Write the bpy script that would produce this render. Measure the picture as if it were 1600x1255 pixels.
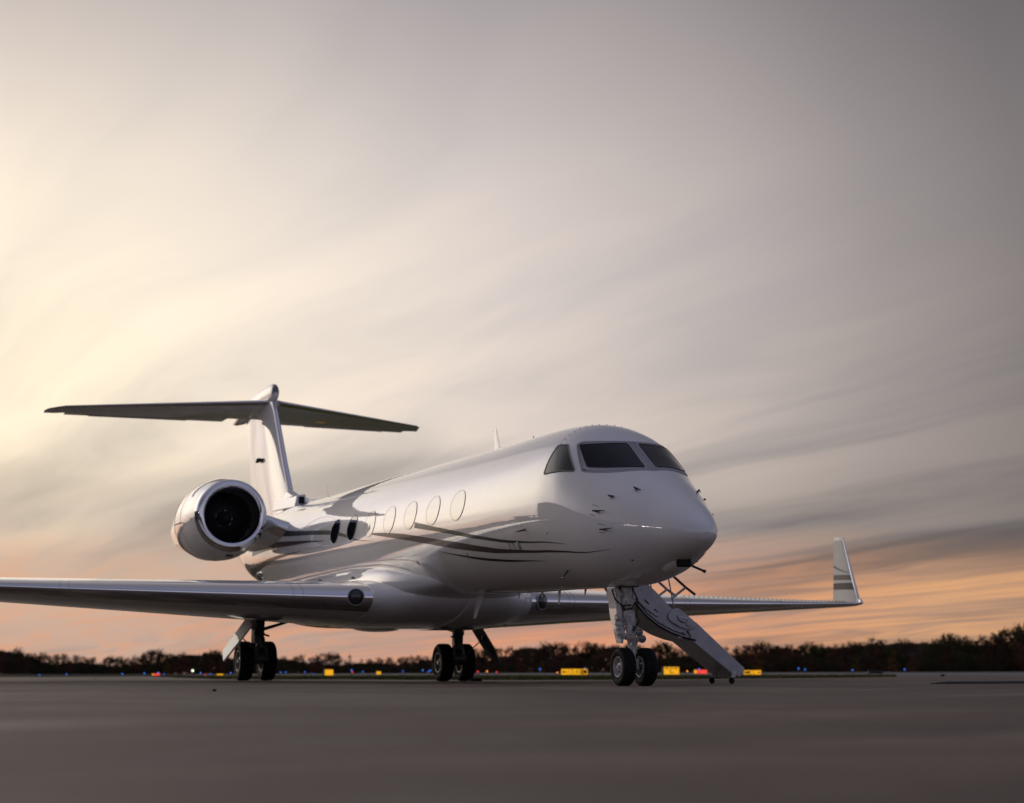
import bpy, math, random
import numpy as np
from mathutils import Vector, Matrix
random.seed(7); rng = np.random.default_rng(11)
R = math.radians
for o in list(bpy.data.objects): bpy.data.objects.remove(o)
scene = bpy.context.scene
COL = scene.collection

# ------------------------------------------------------------------ camera
cam_d = bpy.data.cameras.new('camera'); cam_o = bpy.data.objects.new('camera', cam_d); COL.objects.link(cam_o)
CP = np.array([35.357, -10.168, .188]); YAW, PITCH, ROLL = R(158.75), R(9.1), R(-.14); FPX = 2644.0
_f = np.array([math.cos(YAW)*math.cos(PITCH), math.sin(YAW)*math.cos(PITCH), math.sin(PITCH)])
_r = np.array([math.sin(YAW), -math.cos(YAW), 0.]); _u = np.cross(_r, _f)
_r, _u = math.cos(ROLL)*_r+math.sin(ROLL)*_u, -math.sin(ROLL)*_r+math.cos(ROLL)*_u
cam_o.matrix_world = Matrix([[_r[i], _u[i], -_f[i], CP[i]] for i in range(3)]+[[0, 0, 0, 1]])
cam_d.sensor_width = 36; cam_d.lens = FPX/1600*36
cam_d.clip_start = .05; cam_d.clip_end = 9000
cam_d.dof.use_dof = True; cam_d.dof.focus_distance = 23.0; cam_d.dof.aperture_fstop = 1.4
scene.camera = cam_o
scene.render.resolution_x, scene.render.resolution_y = 1024, 803
scene.view_settings.view_transform = 'Standard'; scene.view_settings.look = 'None'
scene.view_settings.exposure = 0; scene.view_settings.gamma = 1

# ------------------------------------------------------------------ sky (dusk overcast, glow low on the left) and sun
SUN_AZ, SUN_EL = R(198), R(9)                      # azimuth counter-clockwise from +X
SDIR = Vector((math.cos(SUN_AZ)*math.cos(SUN_EL), math.sin(SUN_AZ)*math.cos(SUN_EL), math.sin(SUN_EL)))
def srgb(r, g, b):
    return tuple(((c/255)/12.92 if c/255 <= .04045 else (((c/255)+.055)/1.055)**2.4) for c in (r, g, b))+(1,)
world = bpy.data.worlds.new('World'); scene.world = world; world.use_nodes = True
NT = world.node_tree; NT.nodes.clear()
class G:
    """little helper that writes node graphs"""
    def __init__(s, nt): s.nt = nt
    def n(s, t, **k):
        x = s.nt.nodes.new(t)
        for a, b in k.items(): setattr(x, a, b)
        return x
    def put(s, sock, v):
        if isinstance(v, bpy.types.NodeSocket): s.nt.links.new(v, sock)
        else: sock.default_value = v
    def m(s, op, a, b=0.0, c=0.0, clamp=False):
        x = s.n('ShaderNodeMath', operation=op, use_clamp=clamp)
        s.put(x.inputs[0], a); s.put(x.inputs[1], b); s.put(x.inputs[2], c); return x.outputs[0]
    def v(s, op, a, b=None, out=0):
        x = s.n('ShaderNodeVectorMath', operation=op); s.put(x.inputs[0], a)
        if b is not None: s.put(x.inputs[1], b)
        return x.outputs[out]
    def dot(s, a, b): return s.v('DOT_PRODUCT', a, b, 1)
    def comb(s, x, y, z):
        c = s.n('ShaderNodeCombineXYZ')
        for i, q in enumerate((x, y, z)): s.put(c.inputs[i], q)
        return c.outputs[0]
    def sep(s, a):
        c = s.n('ShaderNodeSeparateXYZ'); s.put(c.inputs[0], a); return c.outputs
    def ramp(s, fac, stops, interp='EASE'):
        x = s.n('ShaderNodeValToRGB'); x.color_ramp.interpolation = interp; e = x.color_ramp.elements
        while len(e) < len(stops): e.new(.5)
        for q, (p, c) in zip(e, stops):
            q.position = p; q.color = c if len(c) == 4 else (*c, 1)
        s.put(x.inputs[0], fac); return x.outputs[0]
    def mix(s, fac, a, b, mode='MIX'):
        x = s.n('ShaderNodeMix', data_type='RGBA', blend_type=mode)
        s.put(x.inputs[0], fac); s.put(x.inputs[6], a); s.put(x.inputs[7], b); return x.outputs[2]
    def noise(s, vec, scale, detail=4, rough=.55, dist=0., out=0):
        x = s.n('ShaderNodeTexNoise'); s.put(x.inputs['Vector'], vec); x.inputs['Scale'].default_value = scale
        x.inputs['Detail'].default_value = detail; x.inputs['Roughness'].default_value = rough; x.inputs['Distortion'].default_value = dist
        return x.outputs[out]
    def map(s, v, a, b, c, d):
        x = s.n('ShaderNodeMapRange', interpolation_type='SMOOTHSTEP'); s.put(x.inputs[0], v)
        for i, q in enumerate((a, b, c, d)): x.inputs[i+1].default_value = q
        return x.outputs[0]
g = G(NT)
D = g.n('ShaderNodeTexCoord').outputs['Generated']
dx, dy, dz = g.sep(D)
elev = g.m('MULTIPLY', g.m('ARCSINE', dz), 180/math.pi)                      # degrees above the horizon
def bearing(az, el): return (math.cos(R(az))*math.cos(R(el)), math.sin(R(az))*math.cos(R(el)), math.sin(R(el)))
a2 = g.m('MULTIPLY', g.m('ARCCOSINE', g.dot(D, bearing(175, 10.5))), 180/math.pi)   # degrees from the glow seen in the picture
a3 = g.m('MULTIPLY', g.m('ARCCOSINE', g.dot(D, bearing(206, 15))), 180/math.pi)     # and from its brightest part, out of frame
sm = g.n('ShaderNodeMath', operation='SMOOTH_MIN'); g.put(sm.inputs[0], a2); g.put(sm.inputs[1], g.m('SUBTRACT', a3, 6)); sm.inputs[2].default_value = 6
ang = sm.outputs[0]; angd = g.m('DIVIDE', ang, 180)
base = g.ramp(angd, [(0, srgb(252, 240, 218)), (5/180, srgb(249, 236, 218)), (9/180, srgb(239, 227, 215)), (16/180, srgb(215, 205, 201)), (24/180, srgb(181, 173, 172)),
                     (28.5/180, srgb(152, 145, 146)), (33/180, srgb(127, 121, 123)), (42/180, srgb(108, 105, 110)), (60/180, srgb(114, 115, 130)), (90/180, srgb(128, 131, 155)), (1, srgb(132, 136, 163))], 'LINEAR')
base = g.mix(1, base, g.ramp(g.m('DIVIDE', a3, 180), [(0, (3.2, 3.25, 3.4)), (16/180, (2.3, 2.35, 2.5)), (29/180, (1, 1, 1)), (1, (1, 1, 1))], 'LINEAR'), 'MULTIPLY')
# high-elevation dimming towards the top of the picture, lighter again overhead
hi = g.ramp(g.m('DIVIDE', elev, 90), [(0, (1, 1, 1)), (13/90, (1, 1, 1)), (17/90, (.93, .93, .94)), (22.5/90, (.68, .68, .71)), (30/90, (.60, .60, .65)), (50/90, (.9, .9, .98)), (1, (1.1, 1.12, 1.25))], 'LINEAR')
base = g.mix(g.map(a3, 10, 25, .2, 1.), base, g.mix(1, base, hi, 'MULTIPLY'))
# streaked cloud deck, seen in perspective: sheet at a fixed height, stretched along one bearing
den = g.m('ADD', g.m('MAXIMUM', dz, 0.0), .05)
ax = R(187)
pu = g.m('DIVIDE', g.dot(D, (math.cos(ax), math.sin(ax), 0)), den)
pv = g.m('DIVIDE', g.dot(D, (-math.sin(ax), math.cos(ax), 0)), den)
wob = g.noise(g.comb(g.m('MULTIPLY', pu, .35), g.m('MULTIPLY', pv, .6), 3.1), 1.0, 3, .5)
pv2 = g.m('ADD', pv, g.m('MULTIPLY', g.m('SUBTRACT', wob, .5), 1.1))
n1 = g.noise(g.comb(g.m('MULTIPLY', pu, .14), g.m('MULTIPLY', pv2, .72), 0.7), 1.0, 4, .5, .9)
n2 = g.noise(g.comb(g.m('MULTIPLY', pu, .40), g.m('MULTIPLY', pv2, 2.3), 5.2), 1.0, 4, .55, 1.2)
pat = g.map(g.noise(g.comb(g.m('MULTIPLY', pu, .22), g.m('MULTIPLY', pv, .30), 2.2), 1.0, 2, .5), .36, .62, .25, 1.15)
cl = g.m('ADD', g.m('MULTIPLY', n1, .80), g.m('MULTIPLY', n2, .20))
amp = g.ramp(g.m('DIVIDE', elev, 30), [(0, (.5,)*3), (3/30, (.75,)*3), (5/30, (1.15,)*3), (11/30, (.75,)*3), (17/30, (.32,)*3), (1, (.15,)*3)], 'LINEAR')
side = g.map(angd, 3/180, 22/180, 1.0, 1.15)                                   # streaks are fainter inside the glow
k = g.m('MULTIPLY', g.m('MULTIPLY', g.m('MULTIPLY', pat, g.m('SUBTRACT', g.map(cl, .32, .66, 0, 1), .5)), amp), side)
base = g.mix(1, base, g.ramp(g.m('ADD', k, .5), [(0, (.62, .62, .65)), (.5, (1, 1, 1)), (1, (1.26, 1.2, 1.12))], 'LINEAR'), 'MULTIPLY')
# grey bank of cloud a few degrees up, peach light under it at the horizon
bank = g.ramp(g.m('DIVIDE', g.m('ADD', elev, g.m('MULTIPLY', k, 3.0)), 14), [(0, (.54,)*3), (2.6/14, (.60,)*3), (4.6/14, (.53, .53, .55)), (6.5/14, (.64, .645, .65)), (9.0/14, (.92,)*3), (1, (1.0,)*3)], 'LINEAR')
base = g.mix(g.map(ang, 26, 34, 1., .35), base, g.mix(1, base, bank, 'MULTIPLY'))
n3 = g.noise(g.comb(g.m('MULTIPLY', pu, .05), g.m('MULTIPLY', pv2, .55), 9.3), 1.0, 4, .55, .2)
hz = g.ramp(g.m('DIVIDE', g.m('ADD', elev, g.m('MULTIPLY', g.m('SUBTRACT', n3, .5), 4.0)), 8),
            [(0, (.85,)*3), (2.6/8, (.85,)*3), (3.8/8, (.40,)*3), (4.9/8, (0,)*3)], 'LINEAR')
hz = g.m('MULTIPLY', hz, g.map(g.m('ADD', n2, g.m('MULTIPLY', n1, .5)), .55, .95, .35, 1.0))
hz = g.m('MULTIPLY', g.m('MULTIPLY', hz, g.map(angd, 36/180, 80/180, 1.0, .3)), g.map(angd, 8/180, 17/180, .72, 1.0))
peach = g.ramp(angd, [(0, srgb(220, 170, 134)), (10/180, srgb(224, 156, 118)), (22/180, srgb(234, 156, 114)), (31/180, srgb(242, 178, 124)), (38/180, srgb(206, 156, 118)), (60/180, srgb(166, 146, 140)), (1, srgb(160, 148, 156))], 'LINEAR')
base = g.mix(hz, base, peach)
# pale afterglow low in the sky opposite the sunset
arch = g.m('MULTIPLY', g.ramp(g.m('DIVIDE', elev, 30), [(0, (.75,)*3), (4/30, (1,)*3), (12/30, (.7,)*3), (24/30, (0,)*3)], 'LINEAR'), g.map(angd, 42/180, 75/180, 0, .75))
base = g.mix(arch, base, srgb(178, 172, 190))
nish = g.n('ShaderNodeTexSky', sky_type='NISHITA'); nish.sun_disc = False
nish.sun_elevation = R(3); nish.sun_rotation = math.pi/2-SUN_AZ; nish.air_density = 1.2; nish.dust_density = 3
bg1 = g.n('ShaderNodeBackground'); g.put(bg1.inputs[0], base); bg1.inputs[1].default_value = .97
bg2 = g.n('ShaderNodeBackground'); g.put(bg2.inputs[0], nish.outputs[0]); bg2.inputs[1].default_value = .012
add = g.n('ShaderNodeAddShader'); NT.links.new(bg1.outputs[0], add.inputs[0]); NT.links.new(bg2.outputs[0], add.inputs[1])
wo = g.n('ShaderNodeOutputWorld'); NT.links.new(add.outputs[0], wo.inputs[0])

sd = bpy.data.lights.new('sun', 'SUN'); so = bpy.data.objects.new('sun', sd); COL.objects.link(so)
sd.energy = .15; sd.angle = R(50); sd.color = (1, .87, .70)
so.rotation_euler = SDIR.to_track_quat('Z', 'Y').to_euler(); so.location = (0, 0, 40)

# ------------------------------------------------------------------ materials
def material(name, color=(.5, .5, .5), rough=.5, metal=0., coat=0., coat_rough=.03, spec=.5, emit=None, estr=0., build=None, coat_ior=1.5):
    m = bpy.data.materials.new(name); m.use_nodes = True; nt = m.node_tree; b = nt.nodes['Principled BSDF']
    b.inputs['Base Color'].default_value = (*color[:3], 1); b.inputs['Roughness'].default_value = rough
    b.inputs['Metallic'].default_value = metal; b.inputs['Coat Weight'].default_value = coat; b.inputs['Coat Roughness'].default_value = coat_rough
    b.inputs['Specular IOR Level'].default_value = spec; b.inputs['Coat IOR'].default_value = coat_ior
    if emit: b.inputs['Emission Color'].default_value = (*emit[:3], 1); b.inputs['Emission Strength'].default_value = estr
    if build: build(G(nt), b)
    return m
def worn(scale=3., dark=.75, rlo=.3, rhi=.6, bump=0., bscale=40.):
    def f(g, b):
        c = tuple(b.inputs['Base Color'].default_value); co = g.n('ShaderNodeTexCoord').outputs['Object']
        n = g.noise(co, scale, 6, .6)
        g.put(b.inputs['Base Color'], g.ramp(n, [(.3, tuple(x*dark for x in c[:3])), (.7, c[:3])]))
        g.put(b.inputs['Roughness'], g.map(n, .3, .7, rhi, rlo))
        if bump:
            bp = g.n('ShaderNodeBump'); bp.inputs['Strength'].default_value = bump; bp.inputs['Distance'].default_value = .01
            g.put(bp.inputs['Height'], g.noise(co, bscale, 4)); g.put(b.inputs['Normal'], bp.outputs[0])
    return f
def paint_nodes(g, b):
    co = g.n('ShaderNodeTexCoord').outputs['Object']
    n = g.noise(co, .9, 5, .6)
    g.put(b.inputs['Base Color'], g.ramp(n, [(.25, (.77, .765, .75)), (.75, (.83, .825, .815))]))
    bp = g.n('ShaderNodeBump'); bp.inputs['Strength'].default_value = .09; bp.inputs['Distance'].default_value = .02
    g.put(bp.inputs['Height'], g.m('ADD', g.noise(co, 1.6, 3, .5), g.m('MULTIPLY', g.noise(co, 8.0, 2, .5), .035))); g.put(b.inputs['Coat Normal'], bp.outputs[0])
M = {}
M['paint'] = material('white_gloss_paint', (.75, .74, .72), .45, spec=.2, coat=1., coat_rough=.012, build=paint_nodes, coat_ior=1.72)
M['under'] = material('white_paint_underside', (.84, .82, .79), .4, spec=.2, coat=1., coat_ior=1.7, coat_rough=.03, build=worn(2, .85, .3, .45))
M['brown'] = material('brown_stripe_paint', (.060, .036, .032), .4, spec=.1, coat=.18, coat_rough=.015)
M['green'] = material('dark_green_stripe_paint', (.010, .024, .020), .4, spec=.1, coat=.18, coat_rough=.015)
M['bandbrown'] = material('brown_band_paint', (.16, .125, .10), .5, spec=.2)
M['banddark'] = material('dark_band_paint', (.045, .04, .033), .5, spec=.2)
M['greypaint'] = material('pale_grey_paint', (.50, .49, .47), .4, spec=.3)
M['tipwhite'] = material('bright_white_paint', (.85, .84, .80), .35)
M['rimwhite'] = material('wheel_enamel', (.52, .50, .48), .35, build=worn(20, .7, .3, .45))
M['black'] = material('black_stripe_paint', (.012, .012, .012), .4, spec=.1, coat=.18, coat_rough=.015)
def alu_nodes(g, b):
    co = g.n('ShaderNodeTexCoord').outputs['Object']
    g.put(b.inputs['Roughness'], g.map(g.noise(co, 2.5, 5, .6), .3, .7, .06, .13))
M['alu'] = material('polished_aluminium', (.86, .87, .90), .16, 1., build=alu_nodes)
M['chrome'] = material('chrome_piston', (.8, .8, .8), .08, 1.)
M['steel'] = material('grey_metal', (.40, .40, .40), .4, .6, build=worn(8, .6, .35, .55))
M['gearwhite'] = material('gear_enamel', (.72, .71, .68), .4, build=worn(14, .45, .35, .6))
M['geardark'] = material('dark_gear_metal', (.10, .10, .095), .45, .3, build=worn(9, .5, .35, .6))
M['doorin'] = material('gear_door_inside_paint', (.16, .155, .145), .5, build=worn(6, .6, .4, .6))
M['tyre'] = material('tyre_rubber', (.010, .010, .010), .8, spec=.2, build=worn(12, .6, .65, .85, .3, 90))
M['rubber'] = material('black_rubber', (.012, .012, .012), .7, build=worn(12, .6, .6, .8))
M['hole'] = material('dark_opening', (.004, .004, .004), .8)
M['glass'] = material('cockpit_glass', (.004, .007, .012), .03, spec=.28)
M['glass2'] = material('side_cockpit_glass', (.05, .056, .05), .05, spec=.2)
M['cabinglass'] = material('cabin_window_glass', (.010, .012, .016), .04, spec=.7)
M['shade'] = material('cabin_window_shade_behind_glass', (.52, .50, .43), .4, spec=.2, coat=1., coat_rough=.01, coat_ior=1.7)
M['frame'] = material('windscreen_frame_metal', (.47, .465, .50), .38, .25, build=worn(30, .8, .3, .45))
M['stair'] = material('airstair_grey_paint', (.47, .475, .50), .4, coat=.3, build=worn(5, .8, .35, .5))
M['stairskin'] = material('airstair_skin_paint', (.55, .53, .5), .35, coat=.6, build=worn(4, .85, .3, .45))
M['lens'] = material('lamp_lens', (.30, .26, .20), .15, coat=.6)
M['lampglass'] = material('landing_lamp_glass', (.022, .024, .028), .08, coat=.5)
M['lensgrey'] = material('lamp_lens_grey', (.13, .14, .16), .12, coat=.8)
M['seam'] = material('panel_seam', (.16, .155, .15), .5)
M['fan'] = material('fan_blade_titanium', (.16, .16, .17), .35, .8)
M['duct'] = material('inlet_duct', (.05, .05, .05), .45, .2)
M['mark'] = material('stencil_marking', (.05, .04, .04), .5)
def conc_nodes(g, b):
    co = g.n('ShaderNodeTexCoord').outputs['Object']; x, y, z = g.sep(co)
    n = g.noise(co, .09, 6, .6); f = g.noise(co, .8, 7, .68, .6); fine = g.noise(co, 38, 4, .7)
    streak = g.noise(g.comb(g.m('ADD', g.m('MULTIPLY', x, .55), g.m('MULTIPLY', y, .22)), g.m('ADD', g.m('MULTIPLY', x, .06), g.m('MULTIPLY', y, -.16)), 0), 1.0, 6, .62, .6)
    t = g.m('ADD', g.m('ADD', g.m('MULTIPLY', n, .25), g.m('MULTIPLY', f, .40)), g.m('MULTIPLY', streak, .35))
    c = g.ramp(t, [(.41, (.040, .027, .017)), (.5, (.118, .086, .060)), (.58, (.25, .192, .140))])
    c = g.mix(.3, c, g.ramp(fine, [(.35, (.045, .034, .026)), (.65, (.16, .128, .10))]))
    # slab joints
    def joint(q, w):
        return g.m('LESS_THAN', g.m('ABSOLUTE', g.m('SUBTRACT', g.m('FRACT', g.m('DIVIDE', q, 6.1)), .5)), w/6.1)
    a = R(17); qx = g.m('ADD', g.m('MULTIPLY', x, math.cos(a)), g.m('MULTIPLY', y, math.sin(a))); qy = g.m('ADD', g.m('MULTIPLY', x, -math.sin(a)), g.m('MULTIPLY', y, math.cos(a)))
    j = g.m('MAXIMUM', joint(qx, .03), joint(qy, .03))
    c = g.mix(g.m('MULTIPLY', j, .75), c, (.02, .018, .016, 1))
    g.put(b.inputs['Base Color'], c); g.put(b.inputs['Roughness'], g.map(t, .40, .59, .52, .78))
    bp = g.n('ShaderNodeBump'); bp.inputs['Strength'].default_value = .5; bp.inputs['Distance'].default_value = .004
    g.put(bp.inputs['Height'], fine); g.put(b.inputs['Normal'], bp.outputs[0])
M['concrete'] = material('apron_concrete', (.12, .11, .1), .7, spec=.24, build=conc_nodes)
M['taxi'] = material('far_pavement', (.17, .16, .15), .8, spec=.3, build=worn(.05, .8, .75, .85))
def grass_nodes(g, b):
    co = g.n('ShaderNodeTexCoord').outputs['Object']
    n = g.noise(co, .35, 6, .65)
    g.put(b.inputs['Base Color'], g.ramp(n, [(.3, (.062, .064, .018)), (.55, (.105, .104, .032)), (.75, (.145, .132, .05))]))
M['turf'] = material('turf', (.04, .05, .012), .9, spec=.1, build=grass_nodes)
M['blade'] = material('grass_blades', (.13, .132, .038), .8, spec=.15, build=worn(.6, .45, .7, .9))
M['field'] = material('dark_field_grass', (.018, .022, .010), .95, spec=.05, build=worn(.02, .6, .9, 1))

# ------------------------------------------------------------------ mesh helpers
def tag(o, label=None, cat=None, group=None, kind=None):
    for a, v in (('label', label), ('category', cat), ('group', group), ('kind', kind)):
        if v: o[a] = v
    return o
def empty(name, loc=(0, 0, 0), rz=0.):
    o = bpy.data.objects.new(name, None); COL.objects.link(o); o.location = loc; o.rotation_euler = (0, 0, rz); o.empty_display_size = .3; return o
class MB:
    def __init__(s): s.v = []; s.f = []; s.mi = []; s.mats = []
    def slot(s, m):
        if m not in s.mats: s.mats.append(m)
        return s.mats.index(m)
    def add(s, verts, faces, m):
        b = len(s.v); s.v += [tuple(map(float, p)) for p in verts]; i = s.slot(m)
        for f in faces: s.f.append([b+q for q in f]); s.mi.append(i)
    def grid(s, rows, m, close_u=False, cap0=False, cap1=False, flip=False):
        """rows: list of equally long rings/rows of points"""
        n = len(rows[0]); vs = [p for r in rows for p in r]; fs = []
        for i in range(len(rows)-1):
            for j in range(n if close_u else n-1):
                q = [i*n+j, i*n+(j+1) % n, (i+1)*n+(j+1) % n, (i+1)*n+j]; fs.append(q[::-1] if flip else q)
        if cap0: fs.append(list(range(n))[::-1] if not flip else list(range(n)))
        if cap1: fs.append([(len(rows)-1)*n+j for j in range(n)] if not flip else [(len(rows)-1)*n+j for j in range(n)][::-1])
        s.add(vs, fs, m)
    def tube(s, path, rad, m, n=10, cap=True):
        P = [Vector(p) for p in path]; rad = rad if isinstance(rad, (list, tuple)) else [rad]*len(P); rows = []
        prev = None
        for i, p in enumerate(P):
            t = (P[min(i+1, len(P)-1)]-P[max(i-1, 0)]).normalized()
            a = prev if prev is not None else (Vector((0, 0, 1)) if abs(t.z) < .9 else Vector((1, 0, 0)))
            u = (a-t*a.dot(t)).normalized(); w = t.cross(u); prev = u
            rows.append([p+(u*math.cos(2*math.pi*k/n)+w*math.sin(2*math.pi*k/n))*rad[i] for k in range(n)])
        s.grid(rows, m, True, cap, cap)
    def lathe(s, prof, o, axis, m, n=32, cap0=False, cap1=False, zmin=None):
        """prof: list of (distance along axis, radius)"""
        o = Vector(o); t = Vector(axis).normalized(); a = Vector((0, 0, 1)) if abs(t.z) < .9 else Vector((1, 0, 0))
        u = (a-t*a.dot(t)).normalized(); w = t.cross(u); rows = []
        for d, r in prof:
            ring = [o+t*d+(u*math.cos(2*math.pi*k/n)+w*math.sin(2*math.pi*k/n))*r for k in range(n)]
            if zmin is not None: ring = [Vector((p.x, p.y, max(p.z, zmin))) for p in ring]
            rows.append(ring)
        s.grid(rows, m, True, cap0, cap1)
    def box(s, c, h, m, rot=None):
        c = Vector(c); vs = []
        for sx in (-1, 1):
            for sy in (-1, 1):
                for sz in (-1, 1):
                    p = Vector((sx*h[0], sy*h[1], sz*h[2])); vs.append(c+(rot @ p if rot else p))
        s.add(vs, [(0, 1, 3, 2), (4, 6, 7, 5), (0, 4, 5, 1), (2, 3, 7, 6), (0, 2, 6, 4), (1, 5, 7, 3)], m)
    def prism(s, poly, d, m):
        """poly: 3D points in order; d: extrusion vector"""
        n = len(poly); d = Vector(d); A = [Vector(p) for p in poly]; B = [p+d for p in A]
        s.add(A+B, [list(range(n))[::-1], list(range(n, 2*n))]+[(i, (i+1) % n, n+(i+1) % n, n+i) for i in range(n)], m)
    def bar(s, a, b, w, h, m, up=(0, 0, 1)):
        a, b = Vector(a), Vector(b); t = (b-a); L = t.length; t.normalize(); u = Vector(up); u = (u-t*u.dot(t)).normalized(); x = t.cross(u)
        s.box((a+b)/2, (L/2, w/2, h/2), m, Matrix((t, x, u)).transposed())
    def build(s, name, parent=None, smooth=35, bevel=0.):
        me = bpy.data.meshes.new(name); me.from_pydata(s.v, [], s.f); me.validate()
        for m in s.mats: me.materials.append(M[m])
        me.polygons.foreach_set('material_index', s.mi[:len(me.polygons)]); me.update()
        import bmesh
        bm = bmesh.new(); bm.from_mesh(me); bmesh.ops.recalc_face_normals(bm, faces=bm.faces); bm.to_mesh(me); bm.free()
        if smooth: me.shade_smooth(); me.set_sharp_from_angle(angle=R(smooth))
        o = bpy.data.objects.new(name, me); COL.objects.link(o)
        if bevel:
            bv = o.modifiers.new('bevel', 'BEVEL'); bv.width = bevel; bv.segments = 2; bv.limit_method = 'ANGLE'; bv.angle_limit = R(35)
        if parent: o.parent = parent
        return o
def link_mesh(name, verts, faces, mat, parent=None, smooth=True):
    me = bpy.data.meshes.new(name); me.from_pydata(verts, [], faces); me.materials.append(mat)
    if smooth: me.shade_smooth()
    o = bpy.data.objects.new(name, me); COL.objects.link(o)
    if parent: o.parent = parent
    return o

# ------------------------------------------------------------------ ground
def ground_at(px, py):                     # where a line of sight through a picture point meets the ground
    d = _f+_r*(px-800)/FPX-_u*(py-627.5)/FPX; t = -CP[2]/d[2]; p = CP+t*d; return (p[0], p[1])
def along(px, py, dist):
    d = _f+_r*(px-800)/FPX-_u*(py-627.5)/FPX; t = dist/math.hypot(d[0], d[1]); return CP+t*d
def crest(x, y): return .055*math.exp(-((x+2)/8)**2/2-((y+5)/3.4)**2/2)
gm = MB(); gm.grid([[(x, y, -.03) for x in np.linspace(-4000, 4000, 9)] for y in np.linspace(-4000, 4000, 9)], 'field'); tag(gm.build('ground'), kind='structure')
xs = np.concatenate([np.linspace(-260, -40, 12), np.linspace(-30, 44, 60), np.linspace(54, 240, 10)])
ys = np.concatenate([np.linspace(-260, -40, 12), np.linspace(-30, 34, 54), np.linspace(44, 320, 12)])
gm = MB(); gm.grid([[(x, y, crest(x, y)) for x in xs] for y in ys], 'concrete'); tag(gm.build('apron'), kind='structure')
def sheet(name, pts, z, mat, kind='structure', label=None, cat=None):
    o = link_mesh(name, [(x, y, z) for x, y in pts], [list(range(len(pts)))], M[mat], smooth=False); tag(o, label, cat, None, kind); return o
near = [(236, 1057.2), (300, 1060), (340, 1061.3), (420, 1062.0), (540, 1061.6), (640, 1062.4), (760, 1062.6), (900, 1062.4), (1010, 1061.8), (1130, 1060.8), (1250, 1059.7), (1340, 1058.7), (1396, 1057.9)]
far = [(1402, 1056.8), (1340, 1055.6), (1250, 1055.2), (1100, 1054.9), (900, 1055), (700, 1055.2), (500, 1055.6), (380, 1056.0), (300, 1056.3)]
strip = [ground_at(*p) for p in near+far]
sheet('grass_strip', strip, .012, 'turf')
tp = [ground_at(*p) for p in ((230, 1056.7), (300, 1056.2), (500, 1055.5), (900, 1054.9), (1250, 1055.1), (1410, 1056.6), (1700, 1056.6), (1700, 1049.6), (1250, 1050.6), (900, 1051.6), (600, 1052.6), (300, 1054.4))]
sheet('taxiway', tp, .008, 'taxi')
fl = [ground_at(*p) for p in ((-900, 1060.3), (-200, 1058.8), (0, 1058.2), (120, 1057.9), (234, 1057.0), (300, 1054.6), (300, 1053.6), (0, 1054.2), (-900, 1056.2))]
sheet('verge', fl, .008, 'field')
fr = [ground_at(*p) for p in ((300, 1054.3), (600, 1052.5), (900, 1051.5), (1250, 1050.5), (1750, 1049.5), (1750, 1049.2), (1250, 1050.3), (900, 1051.2), (600, 1052.2), (300, 1053.4))]
sheet('far_verge', fr, .012, 'field')
# blades along the near edge and over the strip
bv, bf = [], []
def inpoly(x, y, P):
    c = False; j = len(P)-1
    for i in range(len(P)):
        if (P[i][1] > y) != (P[j][1] > y) and x < (P[j][0]-P[i][0])*(y-P[i][1])/(P[j][1]-P[i][1])+P[i][0]: c = not c
        j = i
    return c
cnt = 0
while cnt < 26000:
    px = random.uniform(236, 1400); t = random.random()**1.6; yn = np.interp(px, [p[0] for p in near], [p[1] for p in near])
    x, y = ground_at(px, yn+.15-t*(yn-1056.2))
    if not inpoly(x, y, strip) and random.random() < .8: continue
    h = random.uniform(.03, .085)*(1+.6*(random.random() < .05)); a = random.uniform(0, 6.28); w = random.uniform(.015, .04); l = random.uniform(-.04, .04)
    b = len(bv); bv += [(x-w*math.cos(a), y-w*math.sin(a), .01), (x+w*math.cos(a), y+w*math.sin(a), .01), (x+l, y+l*.6, .01+h)]; bf.append((b, b+1, b+2)); cnt += 1
tag(link_mesh('grass', bv, bf, M['blade'], smooth=False), 'short green grass growing on the strip beyond the apron', 'grass', kind='stuff')

# ------------------------------------------------------------------ the jet: fuselage shape tables (X forward, Y to port, Z up, metres)
FX = [16.1, 16.07, 15.96, 15.75, 15.35, 15.0, 14.5, 14.0, 13.5, 13.0, 12.0, 10.0, 7.0, 3.0, -1.0, -4.0, -7.0, -10.0, -12.2]
FT = [1.975, 2.058, 2.17, 2.328, 2.55, 2.743, 3.005, 3.312, 3.607, 3.766, 3.852, 3.884, 3.955, 4.055, 4.118, 4.2, 4.15, 3.95, 3.75]
FB = [1.950, 1.882, 1.807, 1.73, 1.631, 1.535, 1.429, 1.375, 1.371, 1.386, 1.416, 1.453, 1.546, 1.654, 1.734, 1.85, 2.3, 2.95, 3.5]
FW = [0.03, 0.099, 0.208, 0.33, 0.508, 0.661, 0.84, 0.978, 1.076, 1.138, 1.187, 1.208, 1.211, 1.204, 1.193, 1.17, 0.95, 0.5, 0.12]
FE = [2.0, 2.0, 2.0, 2.0, 2.023, 2.098, 2.199, 2.296, 2.36, 2.158, 2., 2, 2.0, 2.0, 2, 2.0, 2.0, 2.0, 2.0]
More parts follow.
